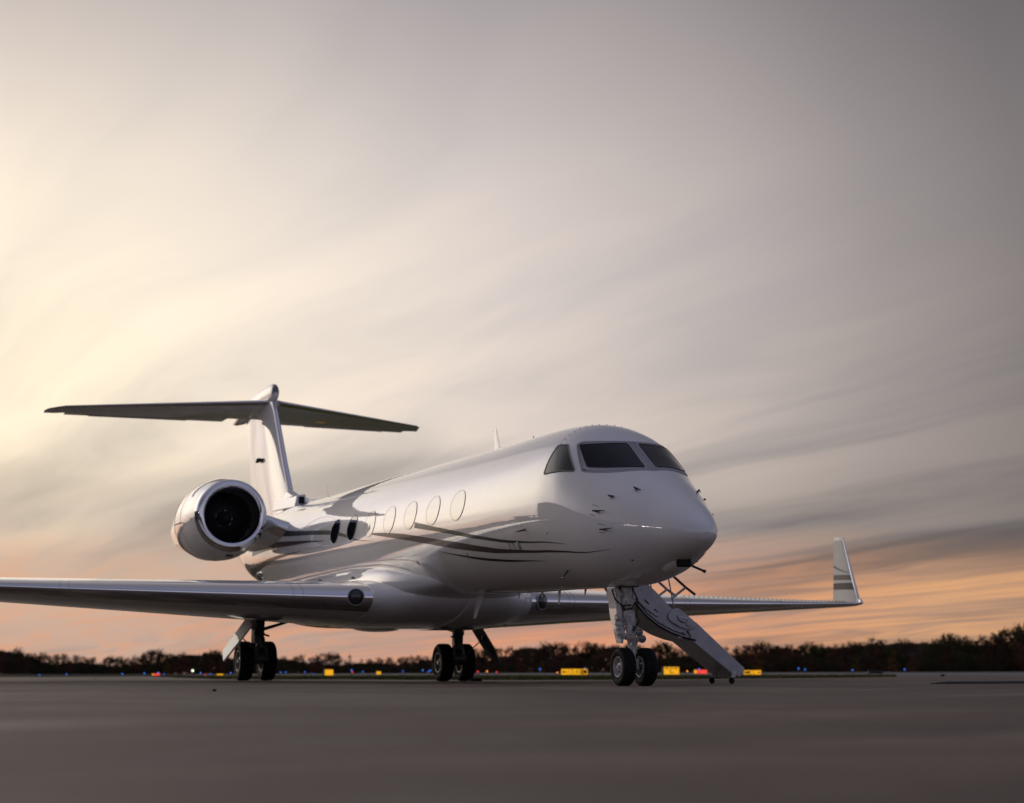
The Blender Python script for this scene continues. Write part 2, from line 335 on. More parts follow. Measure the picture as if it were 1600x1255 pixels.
def pchip(x, y):
    x = np.array(x, float); y = np.array(y, float); o = np.argsort(x); x = x[o]; y = y[o]; h = np.diff(x); d = np.diff(y)/h; m = np.zeros_like(y)
    for i in range(1, len(x)-1):
        if d[i-1]*d[i] > 0:
            a = 2*h[i]+h[i-1]; b = h[i]+2*h[i-1]; m[i] = (a+b)/(a/d[i-1]+b/d[i])
    m[0] = d[0]; m[-1] = d[-1]
    def f(q):
        i = int(min(max(np.searchsorted(x, q)-1, 0), len(x)-2)); t = min(max((q-x[i])/h[i], 0), 1)
        return float((2*t**3-3*t**2+1)*y[i]+(t**3-2*t**2+t)*h[i]*m[i]+(-2*t**3+3*t**2)*y[i+1]+(t**3-t**2)*h[i]*m[i+1])
    return f
fT, fB, fW, fE = (pchip(FX, a) for a in (FT, FB, FW, FE))
def sec(X): T, B, w, e = fT(X), fB(X), fW(X), fE(X); return T, B, w, e, .45*T+.55*B
def fus(X, th):
    T, B, w, e, c = sec(X); a = R(th); s, co = math.sin(a), math.cos(a); ex = 2/e if co > 0 else 1.
    return Vector((X, -w*math.copysign(abs(s)**ex, s), c+(T-c if co > 0 else c-B)*math.copysign(abs(co)**ex, co)))
def Ffun(p):
    T, B, w, e, c = sec(p[0]); z = p[2]-c
    if z <= 0: e = 2.
    return (abs(p[1])/w)**e+(abs(z)/(T-c if z > 0 else c-B))**e-1
def fnormal(p):
    h = .004; return Vector([Ffun(p+Vector(d)*h)-Ffun(p-Vector(d)*h) for d in ((1, 0, 0), (0, 1, 0), (0, 0, 1))]).normalized()
def snap(p, off=0.):
    p = Vector(p); c = sec(p.x)[4]; lo, hi = .3, 2.5
    for _ in range(34):
        k = (lo+hi)/2; q = Vector((p.x, p.y*k, c+(p.z-c)*k))
        if Ffun(q) < 0: lo = k
        else: hi = k
    q = Vector((p.x, p.y*lo, c+(p.z-c)*lo))
    return q+fnormal(q)*off if off else q
def fusn(X, th, off): p = fus(X, th); return p+fnormal(p)*off

jet = empty('business_jet', (0, 0, 0))
tag(jet, 'white twin-engine business jet with T-tail and swooping stripes parked on the concrete apron', 'airplane')

# fuselage skin
mb = MB(); Xs = list(16.1-np.linspace(0, 1, 70)**1.8*3.3)+list(np.linspace(12.7, -12.2, 90))
NA = 128; rows = []
for X in Xs:
    T, B, w, e, c = sec(X); ring = []
    for k in range(NA):
        a = 2*math.pi*k/NA
        # even spacing by direction, not by superellipse parameter
        dy, dzz = -math.sin(a)*w, math.cos(a)*((T-c) if math.cos(a) > 0 else (c-B)); ee = e if math.cos(a) > 0 else 2
        kk = (abs(math.sin(a))**ee+abs(math.cos(a))**ee)**(-1/ee); ring.append((X, dy*kk, c+dzz*kk))
    rows.append(ring)
mb.grid(rows, 'paint', True, True, True); fuselage = mb.build('fuselage', jet, 60)

def loop_uv(r=.12, n=10, shape='quad'):
    if shape == 'oval': return [(.5+.5*math.cos(2*math.pi*k/48), .5+.5*math.sin(2*math.pi*k/48)) for k in range(48)]
    pts = []
    rs = r if isinstance(r, (list, tuple)) else [r]*4
    for (cx, cy, a0), q in zip(((1, 1, 0), (0, 1, 90), (0, 0, 180), (1, 0, 270)), rs):
        ox = cx+(-q if cx else q); oy = cy+(-q if cy else q)
        nx = [(ox+q*math.cos(R(a0+90*k/6)), oy+q*math.sin(R(a0+90*k/6))) for k in range(7)]
        pts += nx
    out = []                                         # resample straight runs
    for i in range(len(pts)):
        a, b = pts[i], pts[(i+1) % len(pts)]; L = math.hypot(b[0]-a[0], b[1]-a[1]); m = max(1, int(L/.06))
        out += [(a[0]+(b[0]-a[0])*j/m, a[1]+(b[1]-a[1])*j/m) for j in range(m)]
    return out
def quadmap(c, bot=None, top=None):
    A, B, C, Dd = [Vector(p) for p in c]             # u right, v up: A=(0,0) B=(1,0) C=(1,1) D=(0,1)
    db = (Vector(bot)-(A+B)/2)*4 if bot else Vector(); dt = (Vector(top)-(C+Dd)/2)*4 if top else Vector()
    return lambda u, v: A*(1-u)*(1-v)+B*u*(1-v)+C*u*v+Dd*(1-u)*v+(db*(1-v)+dt*v)*float(u*(1-u))
PB = lambda s: (14.368, s*.482-.01, 2.963)
PT = lambda s: (13.83, s*.41, 3.355)
def patch(name, fmap, loop, off, mat, parent, hole=None, rings=9, flat=0.):
    """a thin panel following the skin; fmap(u,v) -> point near the skin"""
    mb = MB(); L = loop; rows = [[snap(fmap(u, v), -.004) for u, v in L]]
    ts = np.linspace(1, 0 if hole is None else hole, rings)
    for t in ts[:-1] if hole is None else ts: rows.append([snap(fmap(.5+(u-.5)*t, .5+(v-.5)*t), off) for u, v in L])
    mb.grid(rows, mat, True)
    if hole is None:
        n = len(L); b = len(mb.v)-n; mb.v.append(tuple(snap(fmap(.5, .5), off))); ci = len(mb.v)-1
        for j in range(n): mb.f.append([b+j, b+(j+1) % n, ci]); mb.mi.append(0)
    return mb.build(name, parent, 50)

# cockpit glazing: riveted metal frame, four panes
for s in (-1, 1):
    oc = [(13.971, s*.818, 2.930), (14.70, s*.003-.05, 2.890), (13.84, s*.003, 3.415), (13.49, s*.69, 3.417)]
    fm = quadmap(oc, (14.445, s*.508-.02, 2.896), (13.767, s*.388, 3.411)); lp = loop_uv([.01, .16, .05, .01]) if True else None
    fr = patch('windscreen_frame', fm, lp, .006, 'frame', jet)
    pc = [(14.01, s*.752, 2.998), (14.585, s*.09-.05, 2.955), (13.91, s*.085, 3.362), (13.60, s*.684, 3.358)]
    um = quadmap(pc, PB(s), PT(s)); patch('windscreen_pane', um, loop_uv(.05), .012, 'glass', jet)
    mb = MB(); lo = loop_uv(.05)
    mb.tube([snap(um(u, v), .010) for u, v in lo]+[snap(um(*lo[0]), .010)], .007, 'rubber', 6, False); mb.build('pane_seal', fr)
    mb = MB(); no = len(lp)
    for ring, m_ in ((.955, 1.0), (.90, .5)):
        dense = []
        for i in range(no):
            a, b = lp[i], lp[(i+1) % no]
            for q in (0, .5): dense.append((a[0]+(b[0]-a[0])*q, a[1]+(b[1]-a[1])*q))
        for i, (u, v) in enumerate(dense[::1 if m_ == 1 else 2]):
            p = snap(fm(.5+(u-.5)*ring, .5+(v-.5)*(ring-.02)), .0075); n = fnormal(p)
            mb.lathe([(0, .0075), (.0015, .005)], p, n, 'mark', 6, False, True)
    mb.build('rivets', fr)['kind'] = 'stuff'
    tc = [(13.165, s*1.035, 2.972), (13.86, s*.872, 2.955), (13.385, s*.768, 3.392), (13.140, s*.822, 3.408)]
    tw = patch('side_cockpit_window', quadmap(tc), loop_uv([.03, .03, .02, .10]), .007, 'glass2', jet)
    mb = MB(); um = quadmap(tc); lo = loop_uv([.03, .03, .02, .10])
    mb.tube([snap(um(u, v), .007) for u, v in lo]+[snap(um(*lo[0]), .007)], .009, 'seam', 6, False); mb.build('pane_seal', tw)

# seven oval cabin windows a side; the shades of the forward five are down
for s in (-1, 1):
    for i in range(7):
        X = 9.83-1.23*i; ln = math.radians(82)
        zc = 2.835+.0255*i; ax = .325; az = .24
        fm = lambda u, v: Vector((X+(u-.5)*2*ax, s*(1.15-(v-.5)*.1), zc+(v-.5)*2*az-(u-.5)*2*ax*.02))
        ov = loop_uv(shape='oval')
        dark = i >= 5
        p = patch('cabin_window', fm, ov, .006, 'cabinglass' if dark else 'shade', jet, rings=6)
        if dark and s < 0: tag(p, 'dark cabin window with its shade up')
        mb = MB(); mb.tube([snap(fm(u, v), .005) for u, v in ov]+[snap(fm(*ov[0]), .005)], .006 if dark else .0032, 'frame' if dark else 'seam', 6, False); mb.build('window_rim', p)

# swooping paint stripes, both sides
def stripe(name, up, lo, mat, nx=90, off=.0035):
    for s in (1, -1):
        a, b = [pchip([q[0] for q in c], [q[1] for q in c]) for c in (up, lo)]
        x0 = max(min(q[0] for q in up), min(q[0] for q in lo)); x1 = min(max(q[0] for q in up), max(q[0] for q in lo))
        rows = []
        for X in np.linspace(x0, x1, nx):
            u, l = a(X), b(X); ring = []
            for t in np.linspace(0, 1, 6):
                p = fusn(X, u+(l-u)*t, off); ring.append((p.x, p.y*s, p.z))
            rows.append(ring)
        mb = MB(); mb.grid(rows, mat); mb.build(name, jet, 60)
stripe('green_stripe', [(7.68, 84.2), (9.1, 92.0), (10.0, 98.0), (11.05, 105.2), (11.98, 110.8), (12.84, 113.2), (13.74, 113.3)],
       [(7.62, 88.2), (9.09, 95.6), (9.98, 101.2), (11.02, 107.9), (11.96, 112.9), (12.82, 114.3), (13.74, 113.5)], 'green')
stripe('brown_stripe', [(5.0, 86.6), (6.35, 89.5), (8.48, 99.2), (9.9, 106.8), (10.91, 113.2), (11.59, 117.2), (12.88, 120.6), (13.83, 119.6), (14.66, 116.4)],
       [(5.0, 87.6), (6.58, 95.0), (8.34, 104.3), (10.19, 114.4), (11.51, 120.6), (12.83, 122.7), (13.8, 121.0), (14.66, 116.7)], 'brown')
stripe('black_stripe', [(8.67, 111.3), (9.66, 116.9), (10.9, 123.8), (11.8, 127.7), (12.8, 130.4)], [(8.67, 111.5), (9.64, 118.2), (10.85, 126.0), (11.8, 129.4), (12.8, 130.6)], 'black')
stripe('green_stripe', [(-2.85, 64.5), (-.58, 70.4), (1.46, 75.6), (2.34, 78.6), (3.29, 84.0), (4.2, 90.4), (5.25, 94.6)], [(-2.7, 71.5), (-.5, 75.2), (1.5, 79.6), (2.34, 82.2), (3.29, 86.6), (4.2, 91.3), (5.25, 94.8)], 'green')
stripe('brown_stripe', [(-5.5, 79.5), (-3.86, 77.2), (-2.17, 77.9), (-.33, 80.7), (1.7, 85.6)], [(-5.5, 90.), (-3.96, 85.5), (-2.1, 83.4), (-.3, 83.6), (1.7, 85.9)], 'brown')
stripe('black_stripe', [(-6.5, 112.), (-4.18, 98.6), (-3.35, 94.0), (-2.03, 91.0), (-.25, 90.5)], [(-6.5, 124.), (-4.3, 106.), (-3.4, 100.), (-2.04, 94.6), (-.25, 90.8)], 'black')

# panel seams, stencils, probes and aerials
def seam(name, pts, rad=.003, mat='seam', sym=True):
    for s in ((1, -1) if sym else (1,)):
        mb = MB(); mb.tube([(p.x, p.y*s, p.z) for p in (fusn(X, t, .0005) for X, t in pts)], rad, mat, 5, False); mb.build(name, jet)
def esc(x0, t0, wx, wt): return [(x0+wx*math.cos(a), t0+wt*math.sin(a)) for a in np.linspace(0, 2*math.pi, 40)]
def roundrect(x0, x1, t0, t1):
    return [(x0+.06, t0), (x1-.06, t0), (x1, t0+3), (x1, t1-3), (x1-.06, t1), (x0+.06, t1), (x0, t1-3), (x0, t0+3), (x0+.06, t0)]
seam('door_outline', [(X, t) for X, t in roundrect(11.86, 12.03, 111.3, 121)], .006, 'mark')
seam('door_outline', [(11.945, 111.5), (11.945, 120.8)], .005, 'mark')
seam('escape_hatch_outline', esc(.9, 76, 1.5, 15), .0025)
seam('hatch_outline', [(6.9, 92), (6.2, 93), (5.2, 98), (4.4, 106)], .0025)
def probe(name, X, t, length, back=True, h=.07, sym=(1, -1), stand=True):
    for s in sym:
        mb = MB(); p = fusn(X, t, 0); n = fnormal(p); f = lambda q: (q.x, q.y*s, q.z); d = Vector((1, 0, 0)); d = (d-n*d.dot(n)).normalized()
        mb.lathe([(0, .03), (.004, .03), (.006, .02)], f(p), f(n), 'frame', 14, True, True)
        a = p+n*h-d*.03
        if stand: mb.tube([f(p-d*.02), f(a)], [.015, .011], 'mark', 8)
        mb.tube([f(a-d*.02), f(a+d*length*.4), f(a+d*length)], [.011, .010, .005], 'mark', 8); mb.build(name, jet)
probe('pitot_probe', 14.53, 78.5, .22); probe('pitot_probe', 14.68, 92.5, .22)
probe('angle_vane', 14.69, 60.8, .10, h=.035); probe('angle_vane', 14.98, 41.4, .12, h=.035)
probe('temperature_probe', 12.63, 103.6, -.16, h=.09); probe('ice_probe', 13.2, 141, .10, h=.13)
for s in (1, -1):
    for X, t, wx in ((14.45, 74.0, .12), (14.42, 82.4, .12), (14.6, 88.2, .12), (14.6, 96.4, .13), (12.55, 100.8, .05), (9.2, 143.4, .1), (10.5, 150, .12), (10.8, 150, .1)):
        mb = MB(); n_ = 5
        for q in range(n_):
            x0 = X+wx*(q/n_-.5); rr = [[], []]
            for tt in (0, .42*(1+.4*(q % 2))):
                for xx in (0, wx/n_*.72): p = fusn(x0+xx, t+tt, .003); rr[0 if tt == 0 else 1].append((p.x, p.y*s, p.z))
            mb.grid(rr, 'mark')
        mb.build('stencil', jet)
    for X, t, r in ((12.2, 116, .075), (14.87, 137, .018), (10.0, 117.3, .02), (7.38, 120.3, .035), (13.3, 106, .012)):
        mb = MB(); p = fusn(X, t, .0); n = fnormal(p); mb.lathe([(0, r), (.004, r*.9)], (p.x, p.y*s, p.z), (n.x, n.y*s, n.z), 'frame' if r > .05 else 'mark', 16, False, True); mb.build('access_port', jet)
def blade(name, base, tip, c0, c1, sweep, th=.022, mat='paint'):
    mb = MB(); rows = []
    for k in range(6):
        t = k/5; p = Vector(base).lerp(Vector(tip), t); c = c0+(c1-c0)*t; w = th*(1-.5*t); x = p.x-sweep*t*t
        rows.append([(x+c/2, p.y, p.z), (x+c*.2, p.y+w, p.z), (x-c/2, p.y+w*.2, p.z), (x-c/2, p.y-w*.2, p.z), (x+c*.2, p.y-w, p.z)])
    mb.grid(rows, mat, True, True, True); return mb.build(name, jet, 40)
blade('blade_aerial', (8.55, 0, 3.88), (8.42, 0, 4.33), .34, .14, .02); blade('blade_aerial', (-2.5, 0, 4.12), (-2.66, 0, 4.5), .16, .06, .0, .012, 'frame')
blade('blade_aerial', (10.2, 0, 3.86), (10.16, 0, 3.97), .07, .03, 0, .015, 'frame')
blade('blade_aerial', (7.72, 0, 1.56), (7.36, 0, 1.12), .36, .14, -.02)
for X, hh, ww in ((11.1, .20, .07), (9.4, .09, .05), (10.4, .08, .05), (12.1, .09, .05), (12.9, .1, .05)): blade('drain_mast', (X, .05, fB(X)+.02), (X-.03, .05, fB(X)-hh), ww*1.6, ww, 0, .014)
tab0 = None
def tabs(name, pts, parent, L, H_, mat):
    t0 = None
    for p, up, y in pts:
        if t0 is None: mb = MB(); mb.box((0, 0, 0), (L, .0025, H_), mat); o = t0 = mb.build(name, parent, 0)
        else: o = t0.copy(); COL.objects.link(o)
        x = Vector((-1, y, 0)); x = (x-up*x.dot(up)).normalized(); w = up.cross(x); o.matrix_world = Matrix.Translation(p) @ Matrix((x, w, up)).transposed().to_4x4()
tabs('vortex_tab', [(fusn(13.03+.00008*t*t, t, .004), fnormal(fus(13.03+.00008*t*t, t)), .25) for t in np.linspace(-42, 42, 17)], jet, .028, .007, 'seam')
# sensor bump and its window under the nose
mb = MB(); rows = []
for k in range(15):
    t = k/14; X = 15.42-.62*t; r = math.sin(math.pi*min(1, .10+.9*t))**.7 if t < .93 else .12
    zb = fB(X); rows.append([(X, .0+.15*r*math.cos(a), zb+.055-(.115)*r*math.sin(a)) for a in np.linspace(-.35, math.pi+.35, 17)])
mb.grid(rows, 'paint', False, True, True); bump = mb.build('sensor_fairing', jet, 60)
mb = MB(); mb.box((15.385, .015, fB(15.4)-.012), (.04, .095, .075), 'hole', Matrix.Rotation(R(-12), 3, 'Y')); mb.build('sensor_window', bump, 0, .012)
mb = MB(); a = Vector((14.95, .36, 1.60)); mb.tube([a, a+Vector((.09, .14, -.075))], .016, 'mark', 8); mb.tube([a+Vector((.08, .125, -.067)), a+Vector((.1, .155, -.083))], .022, 'mark', 8); mb.build('drain_tube', jet)

# wing-to-body fairing
mb = MB(); rows = []
hw = pchip([7.9, 7.4, 6.8, 6.0, 5.0, 3, -1, -3.5, -5.2, -6.2], [.55, .85, 1.14, 1.34, 1.42, 1.46, 1.44, 1.30, 1.0, .6])
zb = pchip([7.9, 7.4, 6.8, 6.0, 5.0, 3, -1, -3.5, -5.2, -6.2], [1.66, 1.56, 1.41, 1.24, 1.13, 1.075, 1.15, 1.40, 1.75, 2.15])
zt = pchip([7.9, 7.4, 6.8, 6.0, 5.0, 3, -1, -3.5, -5.2, -6.2], [1.86, 1.93, 2.05, 2.2, 2.3, 2.36, 2.34, 2.3, 2.3, 2.35])
for X in np.linspace(7.9, -6.2, 76):
    w, b, t = hw(X), zb(X), zt(X); c = (b+t)/2; h = (t-b)/2; ring = []
    for k in range(72):
        a = 2*math.pi*k/72; s, co = math.sin(a), math.cos(a); ex = .72
        ring.append((X, w*math.copysign(abs(s)**ex, s), c+h*math.copysign(abs(co)**ex, co)))
    rows.append(ring)
mb.grid(rows, 'paint', True, True, True); fairing = mb.build('belly_fairing', jet, 60)
for x0, yy, l in ((4.2, -.25, 1.1), (1.0, .15, 1.3)):
    mb = MB(); rows = []
    for k in range(13):
        t = k/12*2-1; r = max(.02, math.sqrt(max(0, 1-t*t))); X = x0+t*l; rows.append([(X, yy+.42*r*math.sin(a), zb(X)+.03-.095*r*math.cos(a)) for a in np.linspace(-1.6, 1.6, 13)])
    mb.grid(rows, 'under'); mb.build('belly_blister', fairing, 60)
for s in (1, -1):
    for X, y, z, r in ((4.6, 1.43, 1.95, .018), (3.3, 1.45, 1.88, .018), (2.2, 1.44, 2.02, .016)):
        mb = MB(); mb.lathe([(-.12, r), (.012, r)], (X, s*y, z), (.25, s, 0), 'mark', 10, True, True); mb.build('access_port', fairing)
mb = MB(); mb.box((6.62, -.42, 1.345), (.07, .11, .015), 'hole', Matrix.Rotation(R(12), 3, 'Y')); mb.build('cooling_scoop', fairing, 0, .01)

# ------------------------------------------------------------------ wings, tailplane and fin (aerofoil lofts)
def yt(x, t): return 5*t*(.2969*math.sqrt(max(x, 0))-.126*x-.3516*x*x+.2843*x**3-.1036*x**4)
def foil(mb, secs, a, b, mat, n=14, grow=0.):
    rows = []
    for le, te, t, up in secs:
        le, te, up = Vector(le), Vector(te), Vector(up); ch = te-le; c = ch.length; up = (up-ch*up.dot(ch)/ch.dot(ch)).normalized()
        xs = [a+(b-a)*(1-math.cos(math.pi*.5*k/n))**1.0 if a == 0 else a+(b-a)*k/n for k in range(n+1)]
        if a == 0: xs = [b*(k/n)**2 for k in range(n+1)]
        top = [le+ch*x+up*(yt(x, t)*c+grow) for x in reversed(xs)]; bot = [le+ch*x-up*(yt(x, t)*c+grow) for x in (xs[1:] if a == 0 else xs)]
        rows.append(top+bot)
    mb.grid(rows, mat, True, True, True)
TL = .0095
def wing_sec(ay, s, dt=0.):
    t = (ay-1.5)/12.65; y = s*ay
    le = (6.299+(-2.364-6.299)*t, y, 1.495+(2.065-1.495)*t-.026*4*t*(1-t)-TL*y); te = (-.45+(-3.95+.45)*t, y, 1.375+(2.06-1.375)*t+.02*4*t*(1-t)-TL*y)
    return (le, te, .118-.03*min(1, max(0, t)), (0, 0, 1))
for s in (-1, 1):
    ya = [1.0, 1.5, 2.2, 3.2, 4.5, 6.0, 7.5, 9.0, 10.5, 12.0, 13.2, 13.85]; W = [wing_sec(y, s) for y in ya]
    tipl, tipt = wing_sec(14.15, s)[:2]; tipsec = ((tipl[0]+.02, tipl[1], tipl[2]), (tipt[0]+.12, tipt[1], tipt[2]), .085, (0, 0, 1))
    mb = MB(); foil(mb, W+[tipsec], .05, .74, 'paint'); wing = mb.build('wing', jet, 40)
    mb = MB(); foil(mb, [wing_sec(y, s) for y in ya[1:]]+[tipsec], 0, .05, 'alu', 12); mb.build('wing_leading_edge', wing, 60)
    fl = [w for w, y in zip(W, ya) if 1.5 <= y <= 9.0]; mb = MB(); foil(mb, fl, .7425, .995, 'under'); mb.build('flap', wing, 40)
    al = [wing_sec(y, s) for y in (9.06, 10.5, 12, 13.2, 13.85)]; mb = MB(); foil(mb, al+[tipsec], .7425, .995, 'under'); mb.build('aileron', wing, 40)
    RS = []
    for ay, dxl, kt in ((1.52, 0, 1.0), (1.42, .08, 1.03), (1.30, .25, 1.07), (1.16, .46, 1.12), (1.0, .62, 1.16), (.8, .72, 1.18), (.5, .77, 1.19), (.2, .79, 1.19), (0, .79, 1.19)):
        w_ = wing_sec(1.5, s); le = (w_[0][0]+dxl, s*ay, w_[0][2]+.04*dxl); te = (w_[1][0], s*ay, w_[1][2]); RS.append((le, te, w_[2]*kt*(w_[0][0]-w_[1][0])/(le[0]-te[0]), (0, 0, 1)))
    mb = MB(); foil(mb, RS, 0, 1., 'paint', 30); mb.build('wing_root_fillet', wing, 60)
    # landing lamp set into the inboard leading edge
    c = Vector(wing_sec(1.78, s)[0]); mb = MB(); d = Vector((1, s*.55, .0)).normalized()
    mb.lathe([(-.10, .155), (.045, .155), (.052, .14)], c-d*.022, d, 'frame', 28, True, False); mb.lathe([(0, .135), (.03, .11), (.045, .06), (.05, 0.001)], c+d*.012, d, 'lampglass', 28, True, False); mb.build('landing_lamp', wing, 50)
    for yy in (2.6, 2.75, 6.4, 6.55, 10.2, 10.3):
        w_ = wing_sec(yy, s); le, te = Vector(w_[0]), Vector(w_[1]); ch = te-le; mb = MB()
        mb.tube([le+ch*x+Vector((0, 0, sg*(yt(x, w_[2])*ch.length+.001))) for x, sg in [(.05*(1-k/8)**2, 1) for k in range(9)]+[(.05*(k/8)**2, -1) for k in range(1, 9)]], .003, 'seam', 5, False); mb.build('slat_seam', wing)
    vp = []
    for yy in np.linspace(6.6, 13.4, 38):
        w_ = wing_sec(yy, s); le, te = Vector(w_[0]), Vector(w_[1]); ch = te-le; x = .075; vp.append((le+ch*x+Vector((0, 0, yt(x, w_[2])*ch.length)), Vector((0, 0, 1)), s*.25))
    if s > 0: tabs('vortex_tab', vp, wing, .04, .015, 'mark')
    # winglet: canted outward, metal leading edge, painted bands on both faces
    z0 = tipl[2]; ws = []
    for t in (0, .06, .2, .4, .6, .8, 1.0):
        le = Vector((-2.40, s*14.18, z0)).lerp(Vector((-3.52, s*14.42, z0+1.80)), t); te = Vector((-3.74, s*14.18, z0+.06)).lerp(Vector((-3.98, s*14.42, z0+1.83)), t)
        ws.append((le, te, .085, (0, -s, .12)))
    mb = MB(); foil(mb, ws, .085, 1., 'greypaint', 12); wl = mb.build('winglet', wing, 40)
    mb = MB(); foil(mb, ws, 0, .085, 'alu', 10); mb.build('winglet_leading_edge', wl, 60)
    mb = MB(); mb.tube([tipl, Vector(tipl)+Vector((-.05, s*.05, .02)), ws[1][0]], [.035, .05, .03], 'alu', 10); mb.build('wingtip_cap', wl, 60)
    def wband(name, h0, h1, mat, curve=0., c1=None):
        for face in (1, -1):
            mb = MB(); rows = []
            for x in np.linspace(.09, .99, 14):
                ring = []
                for hh in (h0 if not callable(h0) else h0(x), h1 if not callable(h1) else h1(x)):
                    le = Vector((-2.40, s*14.18, z0)).lerp(Vector((-3.52, s*14.42, z0+1.80)), hh); te = Vector((-3.74, s*14.18, z0+.06)).lerp(Vector((-3.98, s*14.42, z0+1.83)), hh)
                    ch = te-le; up = Vector((0, -s, .12)); up = (up-ch*up.dot(ch)/ch.dot(ch)).normalized()
                    ring.append(le+ch*x+up*face*(yt(x, .085)*ch.length+.004))
                rows.append(ring)
            mb.grid(rows, mat); mb.build(name, wl, 60)
    wband('dark_band', .20, lambda x: .305-.01*x, 'banddark'); wband('brown_band', .345, .42, 'bandbrown'); wband('thin_band', lambda x: .455+.085*x**2, lambda x: .457+.115*x**1.5, 'bandbrown'); wband('white_tip', .945, .998, 'tipwhite')
# tailplane
def stab_sec(ay, s):
    t = ay/5.4; le = (-8.25-4.05*t, s*ay+.06, 7.31+.16*t-.003*s*ay); te = (-11.45-1.65*t, s*ay+.06, 7.17+.20*t-.003*s*ay); return (le, te, .082, (0, 0, 1))
for s in (-1, 1):
    S_ = [stab_sec(y, s) for y in (.0, .6, 1.5, 2.5, 3.5, 4.4, 5.0)]+[((-12.19, s*5.22+.06, 7.455), (-13.05, s*5.22+.06, 7.36), .075, (0, 0, 1)), ((-12.5, s*5.4+.06, 7.46), (-13.12, s*5.4+.06, 7.375), .06, (0, 0, 1)), ((-12.85, s*5.48+.06, 7.46), (-13.14, s*5.48+.06, 7.385), .05, (0, 0, 1))]
    mb = MB(); foil(mb, S_, .055, .70, 'under'); st = mb.build('tailplane', jet, 40)
    mb = MB(); foil(mb, [stab_sec(.17, s)]+S_[1:], 0, .055, 'alu', 8); mb.build('tailplane_leading_edge', st, 60)
    mb = MB(); foil(mb, [stab_sec(y, s) for y in (.75, 1.8, 3, 4, 4.95)], .715, 1., 'under'); mb.build('elevator', st, 40)
    mb = MB(); foil(mb, [((a[0][0], a[0][1], a[0][2]-.01), (a[1][0]-.03, a[1][1], a[1][2]-.012), .1, (0, 0, 1)) for a in (stab_sec(1.7, s), stab_sec(3.0, s), stab_sec(4.3, s))], .86, 1., 'under'); mb.build('trim_tab', st, 40)
# fin: leading edge sweeps from the fuselage spine to the bullet fairing
fl = [(-5.35, -10.2, 3.95), (-5.75, -10.3, 4.35), (-6.11, -10.45, 4.74), (-6.7, -10.8, 5.45), (-7.35, -11.1, 6.3), (-7.85, -11.4, 6.95), (-8.2, -11.6, 7.35)]
FS = [((a, 0, z), (b, 0, z+.02), .086, (0, 1, 0)) for a, b, z in fl]
mb = MB(); foil(mb, FS, .022, .76, 'paint', 22); fin = mb.build('fin', jet, 40)
mb = MB(); foil(mb, FS[1:], 0, .022, 'alu', 10, .004); mb.build('fin_leading_edge', fin, 60)
mb = MB(); foil(mb, FS, .765, 1., 'paint', 10); mb.build('rudder', fin, 40)
mb = MB(); rows = []
for X, z, w, h in ((-7.93, 7.50, .03, .06), (-7.97, 7.50, .07, .14), (-8.08, 7.51, .105, .22), (-8.3, 7.515, .14, .27), (-8.8, 7.51, .20, .29), (-9.6, 7.49, .25, .29), (-10.8, 7.45, .26, .28), (-12.0, 7.42, .19, .22), (-12.8, 7.40, .10, .13), (-13.25, 7.39, .03, .04)):
    rows.append([(X, w*math.sin(2*math.pi*k/28), z+h*math.cos(2*math.pi*k/28)) for k in range(28)])
mb.grid(rows, 'paint', True, True, True); bul = mb.build('bullet_fairing', fin, 60)
mb = MB(); rows = []
for X, w, h in ((-7.922, .03, .06), (-7.96, .074, .145), (-8.072, .109, .224), (-8.16, .122, .248)): rows.append([(X, w*math.sin(a), 7.51+h*math.cos(a)) for a in np.linspace(-1.75, 1.75, 17)])
mb.grid(rows, 'lensgrey', False, True); mb.build('beacon_window', fin, 60)
for s in (1, -1):
    mb = MB(); mb.tube([(-8.55, s*.17, 5.78), (-8.9, s*.22, 5.80), (-9.25, s*.21, 5.78)], [.02, .065, .02], 'hole', 10); mb.build('tail_flood_lamp', fin, 50)
    mb = MB(); mb.tube([(-7.75, s*.09, 5.80), (-7.9, s*.14, 5.80)], [.03, .02], 'mark', 8); mb.build('static_port', fin)
mb = MB(); rows = []                                     # spine fillet in front of the fin
for X, z, w in ((-1.8, 4.13, .05), (-2.6, 4.21, .13), (-3.8, 4.30, .17), (-5.0, 4.46, .18), (-5.8, 4.66, .17), (-6.3, 4.8, .16)):
    rows.append([(X, w*math.sin(a)*(1.6 if abs(a) > 1.4 else 1), z-.45*(1-math.cos(a))) for a in np.linspace(-1.57, 1.57, 15)])
mb.grid(rows, 'paint'); mb.build('dorsal_fillet', fin, 60)
mb = MB(); mb.prism([(-4.05, -.42, 4.09), (-4.05, -.14, 4.14), (-4.05, -.14, 4.42), (-4.05, -.36, 4.39)], (-2.3, 0, .1), 'paint'); sc = mb.build('dorsal_inlet', jet, 30, .03)
mb = MB(); mb.box((-4.045, -.25, 4.27), (.01, .07, .085), 'hole'); mb.build('inlet_opening', sc, 0)

